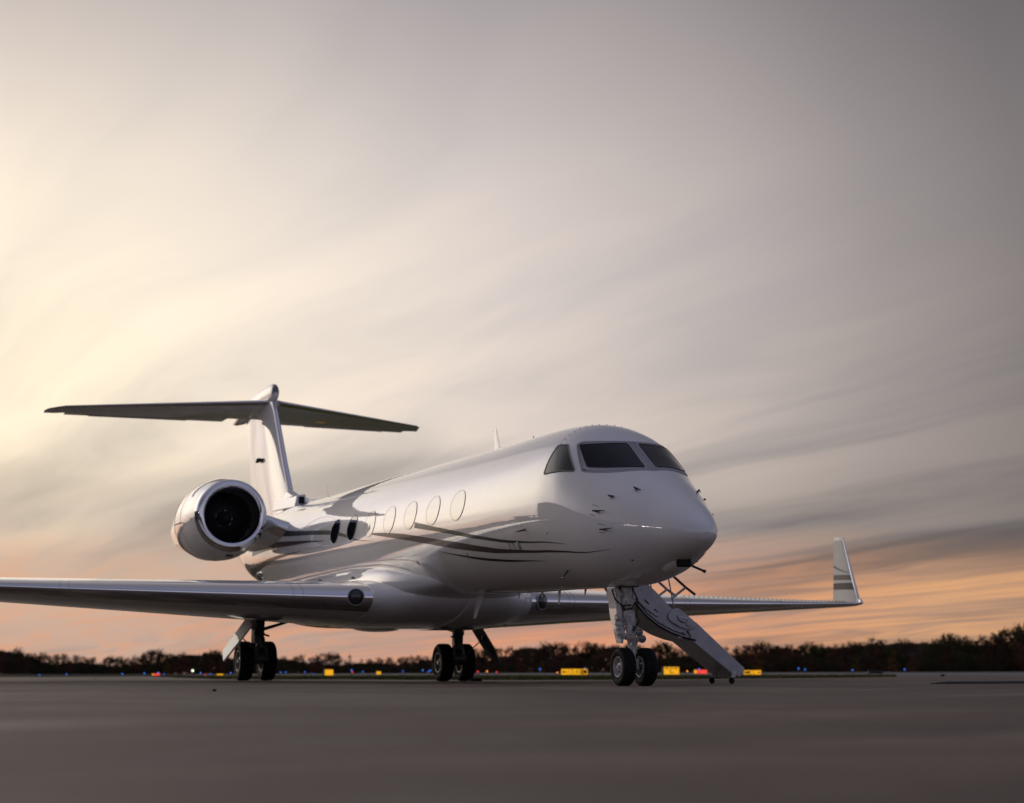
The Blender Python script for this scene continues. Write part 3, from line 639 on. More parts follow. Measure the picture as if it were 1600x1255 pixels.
# ------------------------------------------------------------------ engines
for s in (-1, 1):
    o = (-1.90, s*2.35, 3.67); ax = Vector((-1, 0, -.004))
    prof = [(.20, .815), (.5, .872), (.9, .915), (1.3, .928), (1.8, .915), (2.4, .865), (3.2, .755), (4.0, .635), (4.75, .53), (4.75, .49), (4.2, .5)]
    mb = MB(); mb.lathe(prof, o, ax, 'paint', 64); nac = mb.build('engine_nacelle', jet, 40)
    mb = MB(); mb.lathe([(.20, .815), (.12, .79), (.04, .748), (.0, .70), (.004, .662), (.03, .628), (.09, .60), (.16, .588)], o, ax, 'alu', 64); mb.build('inlet_lip', nac, 60)
    mb = MB(); mb.lathe([(.16, .588), (.45, .588), (.75, .605), (1.05, .62)], o, ax, 'duct', 64); mb.lathe([(.62, .597), (.63, .589), (.65, .589), (.66, .600)], o, ax, 'steel', 64); mb.build('inlet_duct', nac, 60)
    mb = MB(); c = Vector(o)+ax*1.02; mb.lathe([(.06, .62), (.08, 0.001)], c, ax, 'hole', 48)
    for k in range(24):
        a = 2*math.pi*k/24; u = Vector((0, math.cos(a), math.sin(a))); w = Vector((0, -math.sin(a), math.cos(a))); rows = []
        for q in range(6):
            r = .18+.43*q/5; tw = R(25+38*q/5); d = w*math.cos(tw)*.062-ax*math.sin(tw)*.062*s; rows.append([c+u*r-d-ax*.0, c+u*r+ax*.01*math.sin(q), c+u*r+d])
        mb.grid(rows, 'fan')
    fan = mb.build('fan', nac, 60)
    mb = MB(); mb.lathe([(-.42, .002), (-.40, .03), (-.3, .085), (-.15, .145), (0, .19), (.03, .195)], c, ax, 'duct', 32)
    for k in range(18):
        a = 2*math.pi*k/18; p = c-ax*.03+Vector((0, math.cos(a), math.sin(a)))*.188; mb.lathe([(-.012, .006), (.01, .008)], p, ax, 'steel' if k % 4 else 'chrome', 6, True)
    mb.build('spinner', nac, 50)
    mb = MB(); mb.lathe([(4.4, .36), (4.9, .33), (5.4, .2), (5.7, .03)], o, ax, 'steel', 32); mb.build('exhaust_cone', nac, 60)
    mb = MB(); mb.tube([Vector(o)+ax*1.2+Vector((0, s*.91, -.10)), Vector(o)+ax*1.17+Vector((0, s*1.07, -.16))], .012, 'mark', 6); mb.build('drain_mast', nac)
    mb = MB(); mb.box(Vector(o)+ax*.55+Vector((0, -s*.05, -.878)), (.10, .07, .012), 'hole'); mb.build('vent_slot', nac)
    seam_p = []
    for X_, rr in ((1.30, .9285), (2.4, .866)):
        mb = MB(); mb.tube([Vector(o)+ax*X_+Vector((0, math.cos(a), math.sin(a)))*rr for a in np.linspace(0, 2*math.pi, 65)], .003, 'seam', 5, False); mb.build('cowl_seam', nac)
    ps = [((-2.40, s*1.62, 3.62), (-6.1, s*1.62, 3.40), .19, (0, s*.35, 1)), ((-2.25, s*1.35, 3.53), (-6.3, s*1.35, 3.30), .185, (0, s*.35, 1)), ((-2.02, s*1.08, 3.40), (-6.5, s*.9, 3.16), .18, (0, s*.35, 1)), ((-1.9, s*.9, 3.32), (-6.6, s*.7, 3.1), .18, (0, s*.35, 1))]
    mb = MB(); foil(mb, ps, .06, 1, 'paint', 14); py = mb.build('engine_pylon', jet, 40)
    mb = MB(); foil(mb, ps, 0, .06, 'alu', 8); mb.build('pylon_leading_edge', py, 60)
for s in (-1, 1):
    X, t = -5.0, 121; p = fus(X, t); n = fnormal(p); p = Vector((p.x, p.y*-s, p.z)) if s > 0 else p; n = Vector((n.x, n.y*-s, n.z)) if s > 0 else n
    mb = MB(); rot = n.to_track_quat('Z', 'X').to_matrix()
    for r0, h, m_ in ((1.0, .03, 'alu'), (.72, .036, 'hole')):
        ring = lambda k, rr, hh: p+rot @ Vector((.30*rr*math.cos(k), .62*rr*math.sin(k), hh)) if False else p+rot @ Vector((.17*rr*math.cos(k), .42*rr*math.sin(k), hh))
        mb.grid([[ring(2*math.pi*k/28, r0, -.05) for k in range(28)], [ring(2*math.pi*k/28, r0, h) for k in range(28)], [ring(2*math.pi*k/28, r0*.6, h+.004) for k in range(28)]], m_, True, False, True)
    mb.build('exhaust_port', jet, 40)

# ------------------------------------------------------------------ landing gear
def wheel(parent, c, rad, wid, rimr, rmat, z0, spokes, dish):
    """tyre and rim; axle along Y; out = side the dished rim faces"""
    c = Vector(c); w = wid/2
    prof = [(-w*.72, rimr), (-w*.92, rimr+.25*(rad-rimr)), (-w, rimr+.55*(rad-rimr)), (-w*.94, rimr+.8*(rad-rimr)), (-w*.74, rad*.985), (-w*.45, rad), (-w*.40, rad*.988), (-w*.36, rad), (-w*.06, rad), (-w*.03, rad*.986), (w*.03, rad*.986), (w*.06, rad), (w*.36, rad), (w*.40, rad*.988), (w*.45, rad), (w*.74, rad*.985), (w*.94, rimr+.8*(rad-rimr)), (w, rimr+.55*(rad-rimr)), (w*.92, rimr+.25*(rad-rimr)), (w*.72, rimr)]
    mb = MB(); mb.lathe(prof, c, (0, 1, 0), 'tyre', 56, False, False, z0+.002); ty = mb.build('tyre', parent, 40)
    mb = MB()
    for sd in (-1, 1):
        o = c; ax = Vector((0, sd, 0)); e = w*.8
        mb.lathe([(e, rimr*1.0), (e+.012, rimr*.97), (e+.01, rimr*.90), (e-.03, rimr*.84), (e-dish, rimr*.72), (e-dish*.9, rimr*.42), (e-dish*.3, rimr*.36), (e-dish*.2, rimr*.22), (e+.01, rimr*.18), (e+.012, .002)], o, ax, rmat, 40)
        for k in range(spokes):
            a = 2*math.pi*k/spokes; p = o+ax*(e-dish+.003)+Vector((math.cos(a), 0, math.sin(a)))*rimr*.60; mb.lathe([(0, rimr*.125), (.006, rimr*.12)], p, ax, 'hole', 12, False, True)
    mb.build('wheel_rim', parent, 40)
for s in (-1, 1):
    gz = crest(0, s*2.2); Y = s*2.2
    mb = MB(); P_ = lambda x, y, z: (x, Y+s*y, z)
    mb.tube([P_(.30, 0, 1.50), P_(.28, 0, .80)], [.125, .105], 'geardark', 20); mb.tube([P_(.285, 0, 1.02), P_(.285, 0, .99)], .125, 'geardark', 20)
    mb.prism([P_(.12, .10, 1.35), P_(.12, .10, .45), P_(-.02, .10, .36), P_(-.02, .10, .52), P_(.02, .10, 1.35)], (0, -s*.14, 0), 'geardark')
    mb.tube([P_(.33, -.03, .98), P_(.36, -.03, .78)], [.06, .085], 'geardark', 14)
    mg = mb.build('main_gear', jet, 40)
    mb = MB()       # trailing arm with its hole and cross-pin
    outer = [(.42, -.10, .80), (.42, .10, .80), (.44, .13, .66), (.45, .145, .52), (.45, .145, .46), (.45, -.145, .46), (.45, -.145, .52), (.44, -.13, .66)]
    mb.prism([P_(x, y-.03, z) for x, y, z in outer], (-.09, 0, 0), 'geardark'); mb.lathe([(-.15, .075), (.15, .075)], P_(.42, -.03, .49), (0, 1, 0), 'gearwhite' if False else 'geardark', 20, True, True)
    mb.lathe([(0, .075), (.008, .07)], P_(.452, -.03, .635), (1, 0, .1), 'hole', 18, False, True)
    mb.bar(P_(.36, -.03, .47), P_(0, -.03, .405+gz), .13, .12, 'geardark'); mb.tube([P_(0, -.30, .405+gz), P_(0, .30, .405+gz)], .065, 'geardark', 16); mb.build('trailing_arm', mg, 40)
    mb = MB(); mb.tube([P_(.34, -.10, .93), P_(.43, -.13, .62)], .012, 'steel', 6); mb.tube([P_(.40, .12, 1.28), P_(.41, .08, 1.0), P_(.43, -.08, .85), P_(.45, -.10, .55), P_(.4, -.2, .45)], .010, 'rubber', 6); mb.tube([P_(.40, .16, 1.33), P_(.42, .15, 1.22), P_(.40, .20, 1.12)], .016, 'chrome', 6); mb.build('brake_hose', mg, 40)
    mb = MB(); mb.tube([P_(.22, -.08, 1.08), P_(.12, -.72, 1.28)], .030, 'geardark', 10); mb.tube([P_(.34, -.08, 1.10), P_(.30, -.78, 1.30)], .028, 'geardark', 10); mb.tube([P_(.38, -.02, 1.0), P_(.38, -.2, .95)], .02, 'geardark', 8); mb.build('side_brace', mg, 40)
    for yo in (-.245, .245): wheel(mg, (0, Y+yo, .405+gz), .405, .29, .225, 'steel', gz, 8, .10)
    # splayed strut door and the small upper door
    if s < 0: q = [(.33, -2.40, 1.385), (.72, -2.42, 1.15), (.18, -2.88, .42), (-.02, -2.86, .645)]
    else: q = [(.02, 2.48, 1.31), (.62, 2.52, 1.29), (.55, 2.95, .66), (.60, 3.05, .37), (.19, 2.93, .52)]
    mb = MB(); mb.prism(q, (-.012, s*.035, .01), 'paint'); d_ = mb.build('gear_door', mg, 20, .006)
    if s > 0: d_.data.materials[0] = M['doorin']
    mb = MB()
    if s < 0: mb.tube([(.3, -2.62, .98), (.36, -2.26, .62)], .012, 'geardark', 6); mb.tube([(.42, -2.40, 1.34), (.46, -2.33, 1.2), (.4, -2.36, 1.1)], .05, 'gearwhite', 8)
    else: mb.tube([(.38, 2.72, .9), (.36, 2.36, .58)], .012, 'geardark', 6); mb.box((.4, 2.74, .92), (.03, .03, .05), 'geardark')
    mb.build('door_link', mg, 40)
    if s < 0:
        mb = MB(); mb.prism([(.55, -2.38, 1.37), (.75, -2.46, 1.30), (.55, -2.80, 1.44), (.35, -3.05, 1.53), (.25, -2.95, 1.53)], (0, .01, .03), 'paint'); mb.build('gear_door', mg, 20, .004)
    else:
        mb = MB(); mb.prism([(.9, 2.28, 1.34), (1.0, 2.36, 1.31), (.9, 2.62, 1.32), (.8, 2.62, 1.34)], (0, 0, .02), 'paint'); mb.build('gear_door', mg, 20, .004)
    mb = MB(); ring = lambda r, z: [P_(.55+1.0*r*math.cos(a), -.25+.62*r*math.sin(a), z+.05*math.sin(a)) for a in np.linspace(0, 2*math.pi, 24, endpoint=False)]
    mb.grid([ring(1, 1.40), ring(.9, 1.285), ring(.5, 1.27)], 'hole', True, True, True); mb.build('wheel_well', mg, 30)
if True:
    mb = MB(); mb.tube([(13.60, 0, 1.50), (13.66, 0, 1.12)], [.085, .075], 'gearwhite', 18); mb.tube([(13.66, 0, 1.12), (13.70, 0, 1.02)], .06, 'geardark', 18); mb.tube([(13.70, 0, 1.03), (13.73, 0, .84)], .083, 'gearwhite', 18)
    mb.tube([(13.73, 0, .86), (13.79, 0, .58)], [.068, .06], 'gearwhite', 18); mb.tube([(13.79, 0, .62), (13.81, 0, .54)], [.05, .045], 'chrome', 16)
    mb.tube([(13.80, 0, .56), (13.83, 0, .40), (13.85, 0, .30)], [.062, .05, .045], 'gearwhite', 14); mb.tube([(13.85, -.17, .262), (13.85, .17, .262)], .045, 'geardark', 14); mb.box((13.86, 0, .30), (.05, .05, .075), 'gearwhite')
    mb.box((13.50, 0, 1.365), (.14, .10, .02), 'geardark')
    ng = mb.build('nose_gear', jet, 40, .0)
    mb = MB()       # steering unit, torque links, struts
    mb.tube([(13.56, -.12, 1.36), (13.60, -.13, 1.18), (13.66, -.13, .98)], [.02, .03, .035], 'gearwhite', 10); mb.tube([(13.64, -.13, .98), (13.67, -.13, .90)], .055, 'gearwhite', 12); mb.tube([(13.66, -.13, .90), (13.69, -.12, .72)], .062, 'gearwhite', 14)
    for z in (.93, .86, .78, .72): mb.tube([(13.68, -.13, z), (13.68, -.13, z-.018)], .078, 'gearwhite', 14)
    mb.bar((13.70, -.13, .70), (13.78, 0, .66), .09, .09, 'gearwhite'); mb.bar((13.70, -.1, .80), (13.74, 0, .78), .05, .05, 'steel'); mb.tube([(13.6, -.17, 1.36), (13.66, -.08, 1.24)], .035, 'gearwhite', 10); mb.tube([(13.58, -.06, 1.38), (13.66, -.05, 1.2)], .03, 'gearwhite', 10)
    mb.bar((13.80, .03, .82), (13.93, .05, .70), .05, .03, 'geardark'); mb.bar((13.93, .05, .70), (13.86, .01, .56), .05, .03, 'gearwhite')
    mb.tube([(13.55, .14, 1.4), (13.64, .10, 1.2), (13.68, .04, 1.1)], .03, 'gearwhite', 10); mb.prism([(13.58, -.02, 1.34), (13.58, .13, 1.34), (13.60, .11, 1.2), (13.62, .05, 1.12), (13.62, -.02, 1.12)], (-.03, 0, 0), 'gearwhite')
    mb.tube([(13.70, .0, 1.085), (13.705, .0, 1.065)], .068, 'lens', 16)
    for x, y, z in ((13.76, -.19, .94), (13.75, -.18, .8), (13.77, -.06, .9), (13.78, .07, .8), (13.80, -.1, .66), (13.78, -.2, .7)): mb.box((x, y, z), (.018, .022, .02), 'steel')
    mb.build('steering_unit', ng, 40)
    mb = MB()
    for pth in ([(13.58, -.2, 1.34), (13.62, -.17, 1.2), (13.7, -.08, 1.09), (13.72, -.07, 1.0)], [(13.75, .02, 1.06), (13.77, .06, 1.14), (13.78, .10, 1.1), (13.77, .08, .98), (13.78, .12, .9), (13.76, .09, .82)], [(13.72, .05, 1.35), (13.74, .12, 1.2), (13.75, .1, 1.08)], [(13.78, -.02, .8), (13.84, .04, .74), (13.83, .02, .5), (13.9, .03, .36)]):
        mb.tube(pth, .011, 'rubber', 6)
    mb.build('hydraulic_hose', ng, 40)
    for c, r, m_, d in (((13.93, -.075, .655), .062, 'lens', (1, -.42, .0)), ((13.96, .03, .735), .056, 'lensgrey', (1, -.42, .0)), ((13.92, .095, .645), .055, 'lensgrey', (1, -.1, -.1))):
        mb = MB(); mb.lathe([(-.09, r*.55), (-.04, r), (.012, r*1.04), (.016, r*.9)], c, d, 'gearwhite', 24, True); mb.lathe([(.008, r*.9), (.014, r*.6), (.016, .001)], c, d, m_, 24); mb.build('taxi_lamp', ng, 40)
    for yo in (-.165, .165): wheel(ng, (13.85, yo, .262), .262, .19, .145, 'rimwhite', 0, 8, .045)
    mb = MB(); mb.prism([(13.24, -.13, 1.40), (13.33, -.125, .99), (13.53, -.12, .595), (13.70, -.12, .585), (13.74, -.12, .74), (13.60, -.13, 1.40)], (0, .03, 0), 'paint'); d_ = mb.build('gear_door', ng, 20, .006)
    mb = MB(); mb.box((13.62, 0, fB(13.62)+.023), (.17, .12, .025), 'hole'); mb.build('wheel_well', ng, 0)

# ------------------------------------------------------------------ airstair, let down from the door on the far side
XA, XB = 10.0, 10.72
ARC = [(1.02, 1.86), (1.12, 1.74), (1.25, 1.60), (1.40, 1.40), (1.57, 1.20), (1.72, 1.04), (1.92, .90), (2.15, .79), (2.38, .715), (2.58, .675)]
mb = MB(); mb.grid([[(XA, y, z-.0), (XB, y, z)] for y, z in ARC], 'stairskin'); mb.grid([[(XA, y+.015, z+.03), (XB, y+.015, z+.03)] for y, z in ARC], 'stair')
stair = mb.build('airstair', jet, 50); tag(stair, 'grey airstair let down to the apron beyond the nose gear')
for X in (XA, XB-.03):
    top = [(1.30, 1.96), (1.62, 1.70), (1.94, 1.42), (2.30, 1.06), (2.62, .80)]
    mb = MB(); mb.prism([(X, y, z+.028) for y, z in ARC]+[(X, y, z) for y, z in reversed(top[1:] if X > 10.3 else top)], (.03, 0, 0), 'stair'); sp = mb.build('side_panel', stair, 30, .004)
mb = MB(); mb.tube([(XB+.004, y, z+.02) for y, z in ARC], .016, 'rubber', 8); mb.tube([(XB+.006, y+.02, z+.062) for y, z in ARC[:-1]], .008, 'rubber', 8); mb.build('door_seal', stair, 40)
mb = MB(); mb.prism([(XB+.01, 1.33, 1.62), (XB+.01, 1.75, 1.22), (XB+.01, 1.95, 1.10), (XB+.01, 1.90, 1.06), (XB+.01, 1.68, 1.2), (XB+.01, 1.30, 1.55)], (.014, 0, 0), 'stair'); mb.build('stiffener', stair, 30, .004)
# lower flight: closed box
mb = MB(); LF = [(2.44, 1.015), (2.60, .985), (3.47, .245), (3.38, .105), (3.24, .16), (2.42, .76)]
mb.prism([(XA, y, z) for y, z in LF], (XB-XA, 0, 0), 'stair'); low = mb.build('lower_flight', stair, 20, .008)
low.data.materials.append(M['stairskin']); 
for p in low.data.polygons:
    if p.normal.z < -.3 and abs(p.normal.x) < .2: p.material_index = 1
mb = MB(); mb.lathe([(0, .008), (.004, .006)], (XB+.001, 3.32, .28), (1, 0, 0), 'mark', 8, False, True); mb.build('bolt', low)
for k in range(6):
    t = k/5; mb = MB(); y, z = (1.55+.36*k, 1.58-.27*k); mb.box(((XA+XB)/2, y, z), ((XB-XA)/2-.05, .12, .015), 'stair'); mb.build('tread', stair, 20, .004)
for X in (XA-.03, XB+.004):
    hp = [(2.13, 1.155), (2.20, 1.20), (2.27, 1.205), (2.42, 1.10), (2.55, 1.0), (2.585, .94), (2.56, .90), (2.50, .875), (2.42, .87), (2.30, .90), (2.16, .97), (2.08, 1.04), (2.085, 1.11)]
    mb = MB(); mb.prism([(X, y, z) for y, z in hp], (.035, 0, 0), 'stair'); h_ = mb.build('hinge_plate', stair, 30, .008)
    mb = MB(); mb.lathe([(0, .058), (.012, .058), (.014, .05)], (X+.033, 2.455, .965), (1, 0, 0), 'stair', 28, False, True); mb.tube([(X+.037, 2.455+.058*math.cos(a), .965+.058*math.sin(a)) for a in np.linspace(0, 6.2832, 33)], .005, 'mark', 6, False); mb.build('hinge_disc', h_, 40)
mb = MB()
for y, z in ((1.32, 1.66), (1.50, 1.44), (1.36, 1.74), (1.78, 1.12), (2.02, .96), (2.26, .85), (1.62, 1.50)): mb.lathe([(0, .014), (.005, .011)], (XB+.0005, y, z), (1, 0, 0), 'steel', 8, False, True)
for y, z, l in ((1.72, 1.30, .10), (1.88, 1.16, .08), (2.36, .80, .06)): mb.box((XB+.004, y, z), (.004, l/2, .012), 'mark', Matrix.Rotation(R(-42), 3, 'X'))
mb.box((XB+.006, 2.30, .745), (.006, .035, .016), 'gearwhite'); mb.box((XB+.008, 2.46, .80), (.008, .012, .06), 'mark', Matrix.Rotation(R(28), 3, 'X')); mb.box((XB+.006, 2.50, .80), (.006, .05, .055), 'stair'); mb.build('latch_plate', stair, 30)
for X in (XA+.02, XB-.02):
    mb = MB(); mb.tube([(X, 2.12, 1.70), (X, 2.225, 1.16)], .012, 'steel', 8); mb.tube([(X, 1.72, 1.60), (X, 2.06, 1.165)], .013, 'chrome', 8)
    mb.tube([(X, 2.17, 1.36), (X, 2.43, 1.54)], .020, 'steel', 10); mb.tube([(X, 2.20, 1.73), (X, 2.43, 1.545), (X, 2.60, 1.43)], .022, 'mark' if X > 10.3 else 'steel', 10)
    mb.tube([(X+.03, 2.17, 1.12), (X+.05, 2.30, 1.06), (X+.05, 2.44, 1.03)], .014, 'chrome', 8); mb.tube([(X+.03, 2.20, 1.2), (X+.04, 2.30, 1.04)], .01, 'mark', 8); mb.tube([(X+.03, 2.22, 1.17), (X+.04, 2.16, 1.05)], .01, 'mark', 8); mb.build('handrail', stair, 40)
mb = MB(); mb.tube([(XB+.03, 2.24, 1.09), (XB+.035, 2.25, 1.03), (XB+.035, 2.30, .99), (XB+.03, 2.38, .97)], .012, 'rubber', 6); mb.build('cable', stair, 40)
for X in (XA+.02, XB-.02):
    mb = MB(); mb.box((X, 3.265, .155), (.022, .03, .05), 'gearwhite'); mb.bar((X, 3.265, .13), (X, 3.24, .06), .012, .03, 'steel'); ca = mb.build('caster', stair, 30)
    mb = MB(); mb.lathe([(-.018, .03), (-.016, .044), (-.008, .05), (.008, .05), (.016, .044), (.018, .03)], (X, 3.235, .0505), (1, 0, 0), 'tyre', 24, True, True); mb.build('caster_wheel', ca, 40)
mb = MB(); mb.box((XA+.36, 1.16, 1.95), (.36, .06, .04), 'steel'); mb.build('door_sill', stair, 20)

# ------------------------------------------------------------------ far trees
def tree_mat(name, stops):
    def f(g, b):
        oi = g.n('ShaderNodeObjectInfo').outputs['Random']; co = g.n('ShaderNodeTexCoord').outputs['Object']
        c = g.ramp(oi, stops); n = g.noise(co, 1.1, 3, .6)
        g.put(b.inputs['Base Color'], g.mix(1, c, g.ramp(n, [(.3, (.55, .55, .55)), (.7, (1.35, 1.3, 1.25))]), 'MULTIPLY'))
    M[name] = material(name, (.04, .03, .02), .9, spec=.1, build=f)
tree_mat('leaf_dark', [(0, (.040, .032, .020)), (.35, (.074, .042, .025)), (.7, (.050, .048, .019)), (1, (.034, .038, .019))])
tree_mat('leaf_red', [(0, (.13, .046, .030)), (.5, (.10, .048, .030)), (1, (.084, .040, .034))])
tree_mat('leaf_gold', [(0, (.17, .085, .018)), (1, (.13, .07, .02))])
M['bark'] = material('bark', (.035, .027, .022), .9, build=worn(3, .6, .85, .95))
def tree_meshes(seed, H, Wd, base, lobes, per, leaf, lmat, limbs):
    rr = np.random.default_rng(seed); tb = MB(); pts = []
    tb.tube([(0, 0, 0), (.05, .03, H*.35), (-.04, .05, H*.62), (.02, 0, H*.86)], [H*.030, H*.024, H*.014, H*.004], 'bark', 7)
    cs = []
    for i in range(lobes):
        a = rr.uniform(0, 6.283); t = rr.uniform(0, 1); z = H*(base+(1-base)*t*.93); rad = Wd*.5*math.sin(math.pi*min(.97, .22+.70*t))*rr.uniform(.35, 1.0)
        cs.append((rad*math.cos(a), rad*math.sin(a), z, Wd*rr.uniform(.10, .22)))
    for c in cs[:limbs]:
        z0 = max(H*.12, c[2]-H*rr.uniform(.15, .35)); tb.tube([(0, 0, z0), (c[0]*.5, c[1]*.5, (z0+c[2])/2+H*.03), c[:3]], [H*.011, H*.007, H*.002], 'bark', 5)
        for _ in range(3):
            e = (c[0]+rr.normal(0, Wd*.09), c[1]+rr.normal(0, Wd*.09), c[2]+abs(rr.normal(0, H*.09))); tb.tube([c[:3], e], [H*.004, H*.001], 'bark', 4)
    V, Fc = [], []
    for x, y, z, r in cs:
        d = rr.normal(0, 1, (per, 3)); d /= np.linalg.norm(d, axis=1)[:, None]; d *= (rr.random(per)**.5*r)[:, None]
        for q in d:
            p = np.array((x, y, z))+q*np.array((1, 1, .8)); a = rr.normal(0, 1, 3); a /= np.linalg.norm(a); b = np.cross(a, rr.normal(0, 1, 3)); b /= np.linalg.norm(b); l = leaf*rr.uniform(.5, 1.2)
            if p[2] < .05: continue
            i = len(V); V += [p-a*l, p+b*l*.6, p+a*l, p-b*l*.6]; Fc.append((i, i+1, i+2, i+3))
    return tb, [tuple(v) for v in V], Fc, lmat
kinds = [
    ('shade_tree', 'dark rounded leafy tree in the far tree line', 8.0, 6.5, .06, 34, 46, .26, 'leaf_dark', 10),
    ('shade_tree', 'dark broad spreading tree in the far tree line', 7.0, 8.0, .04, 38, 44, .27, 'leaf_dark', 10),
    ('autumn_tree', 'reddish brown autumn tree in the far tree line', 7.4, 6.0, .05, 32, 44, .25, 'leaf_red', 10),
    ('bare_tree', 'half bare tree with thin branches showing against the sky in the far tree line', 8.6, 5.4, .30, 24, 15, .2, 'leaf_red', 24),
    ('thicket', 'low dark bushy thicket at the foot of the far tree line', 4.2, 7.5, .0, 34, 44, .26, 'leaf_dark', 4),
    ('golden_tree', None, 6.0, 3.6, .04, 22, 36, .2, 'leaf_gold', 8)]
protos = []
for i, (nm, lab, H, Wd, base, lobes, per, leaf, lm, limbs) in enumerate(kinds):
    tb, V, Fc, lm = tree_meshes(100+i, H, Wd, base, lobes, per, leaf, lm, limbs)
    r = empty(nm); tk = tb.build('trunk', r); cr = link_mesh('crown', V, Fc, M[lm], r, smooth=False)
    protos.append([r, tk, cr, H, lab, False])
skyl = [(-120, 1018), (0, 1016), (60, 1021), (130, 1024), (185, 1030), (225, 1018), (300, 1023), (330, 1018), (375, 1030), (440, 1029), (480, 1024), (500, 1020), (560, 1027), (600, 1028), (640, 1026), (690, 1023), (760, 1013), (820, 1009), (870, 1006), (930, 1009), (960, 1006), (1040, 1010), (1130, 1009), (1180, 1004), (1230, 1010), (1300, 1008), (1345, 1006), (1365, 1001), (1400, 1007), (1450, 1003), (1490, 997), (1520, 1003), (1550, 996), (1580, 987), (1600, 985), (1730, 980)]
hor = lambda px: 1050.95-(px-800)*math.tan(R(.14))
def plant(kind, px, dist, hpx, jitter=1.):
    p = protos[kind]; pos = along(px, 1049, dist)
    if not p[5]: r, tk, cr = p[:3]; p[5] = True
    else:
        r = p[0].copy(); COL.objects.link(r)
        for ch in p[1:3]: c = ch.copy(); COL.objects.link(c); c.parent = r
    sc = max(.25, hpx*dist/FPX/p[3]); r.location = (pos[0], pos[1], -.03); r.rotation_euler = (0, 0, random.uniform(0, 6.28)); w = sc*random.uniform(.85, 1.2) if hpx < 50 else sc; r.scale = (w, w, sc)
    return r
sx = [a for a, b in skyl]; sy = [b for a, b in skyl]
def htop(px): return hor(px)-np.interp(px, sx, sy)
px = -110.
while px < 1720:                                           # the tree line: back row carries the skyline, front row is lower and denser
    kd = random.choices([0, 1, 2, 3], [4, 3.4, 2.5, .35])[0]; h = htop(px)*random.uniform(.92, 1.16)*(.98 if kd == 3 else 1)
    plant_o = plant(kd, px, random.uniform(455, 520), h); tag(plant_o, kinds[kd][1], 'tree', 'trees of the far tree line'); px += random.uniform(9, 19)
px = -110.
while px < 1720:
    kd = random.choices([0, 1, 2, 4], [2, 2, 2.2, 3.5])[0]; h = htop(px)*(random.uniform(.5, .72) if kd != 4 else random.uniform(.28, .5))
    plant_o = plant(kd, px, random.uniform(415, 450), h); tag(plant_o, kinds[kd][1], 'bush' if kd == 4 else 'tree', 'trees of the far tree line'); px += random.uniform(10, 20)
for px, h, lab in ((261, 19, 'golden autumn tree glowing in the tree line left of the starboard main wheels'), (1338, 21, 'golden autumn tree in the dark tree line behind the port winglet'), (1397, 34, 'tall narrow golden brown tree right of the winglet in the tree line'), (1424, 22, 'small golden tree at the right of the tree line, beside the rightmost blue light'), (1184, 30, 'pale golden brown tree above the foot of the airstair'), (846, 20, 'faint golden bush in the tree line left of the nose wheels')):
    tag(plant(5, px, 405, h), lab, 'tree')
# far wood behind and around: reads as one mass
V, Fc = [], []
def leafwall(a0, a1, n, d0, d1, hmax, size=1.):
    for _ in range(n):
        a = random.uniform(a0, a1); d = random.uniform(d0, d1); hh = hmax(a)*(.72+.28*math.sin(a*37+1.3*math.sin(a*91)))*random.random()**.75
        p = np.array((CP[0]+d*math.cos(a), CP[1]+d*math.sin(a), hh)); u = rng.normal(0, 1, 3); u /= np.linalg.norm(u); w = np.cross(u, rng.normal(0, 1, 3)); w /= np.linalg.norm(w); l = random.uniform(.5, 1.2)*d0/540*size
        i = len(V); V.extend([tuple(p-u*l), tuple(p+w*l*.7), tuple(p+u*l), tuple(p-w*l*.7)]); Fc.append((i, i+1, i+2, i+3))
pxa = lambda a: 800+FPX*math.tan(YAW-a)
leafwall(YAW-R(19.5), YAW+R(19.5), 15000, 530, 560, lambda a: max(3.2, htop(min(max(pxa(a), -110), 1720))*540/FPX*.90))
leafwall(YAW+R(19.5), YAW+R(360-19.5), 36000, 420, 470, lambda a: 9.0, 1.7)
tag(link_mesh('woodland', V, Fc, M['leaf_dark'], smooth=False), 'dark far-off wood reading as one mass behind the tree line', 'woodland', kind='stuff')
hv = MB(); rows = []
for k in range(60):
    px = 900+k*16; d = 1500; p = along(px, 1049, d); z = (hor(px)-(1004+1.5*math.sin(px*.021)+max(0, (1400-px)*.10)+max(0, (px-1520)*.03)))*d/FPX
    q = along(px, 1049, d+500); rows.append([(p[0], p[1], -.5), (p[0]*.9+q[0]*.1, p[1]*.9+q[1]*.1, max(1, z*.7)), (p[0]*.7+q[0]*.3, p[1]*.7+q[1]*.3, max(1.5, z)), (q[0], q[1], max(1, z*.6))])
M['hill'] = material('wooded_hill', (.045, .035, .045), .95, spec=0, build=worn(.012, .6, .9, 1))
hv.grid(rows, 'hill'); tag(hv.build('hills', None, 60), kind='structure')

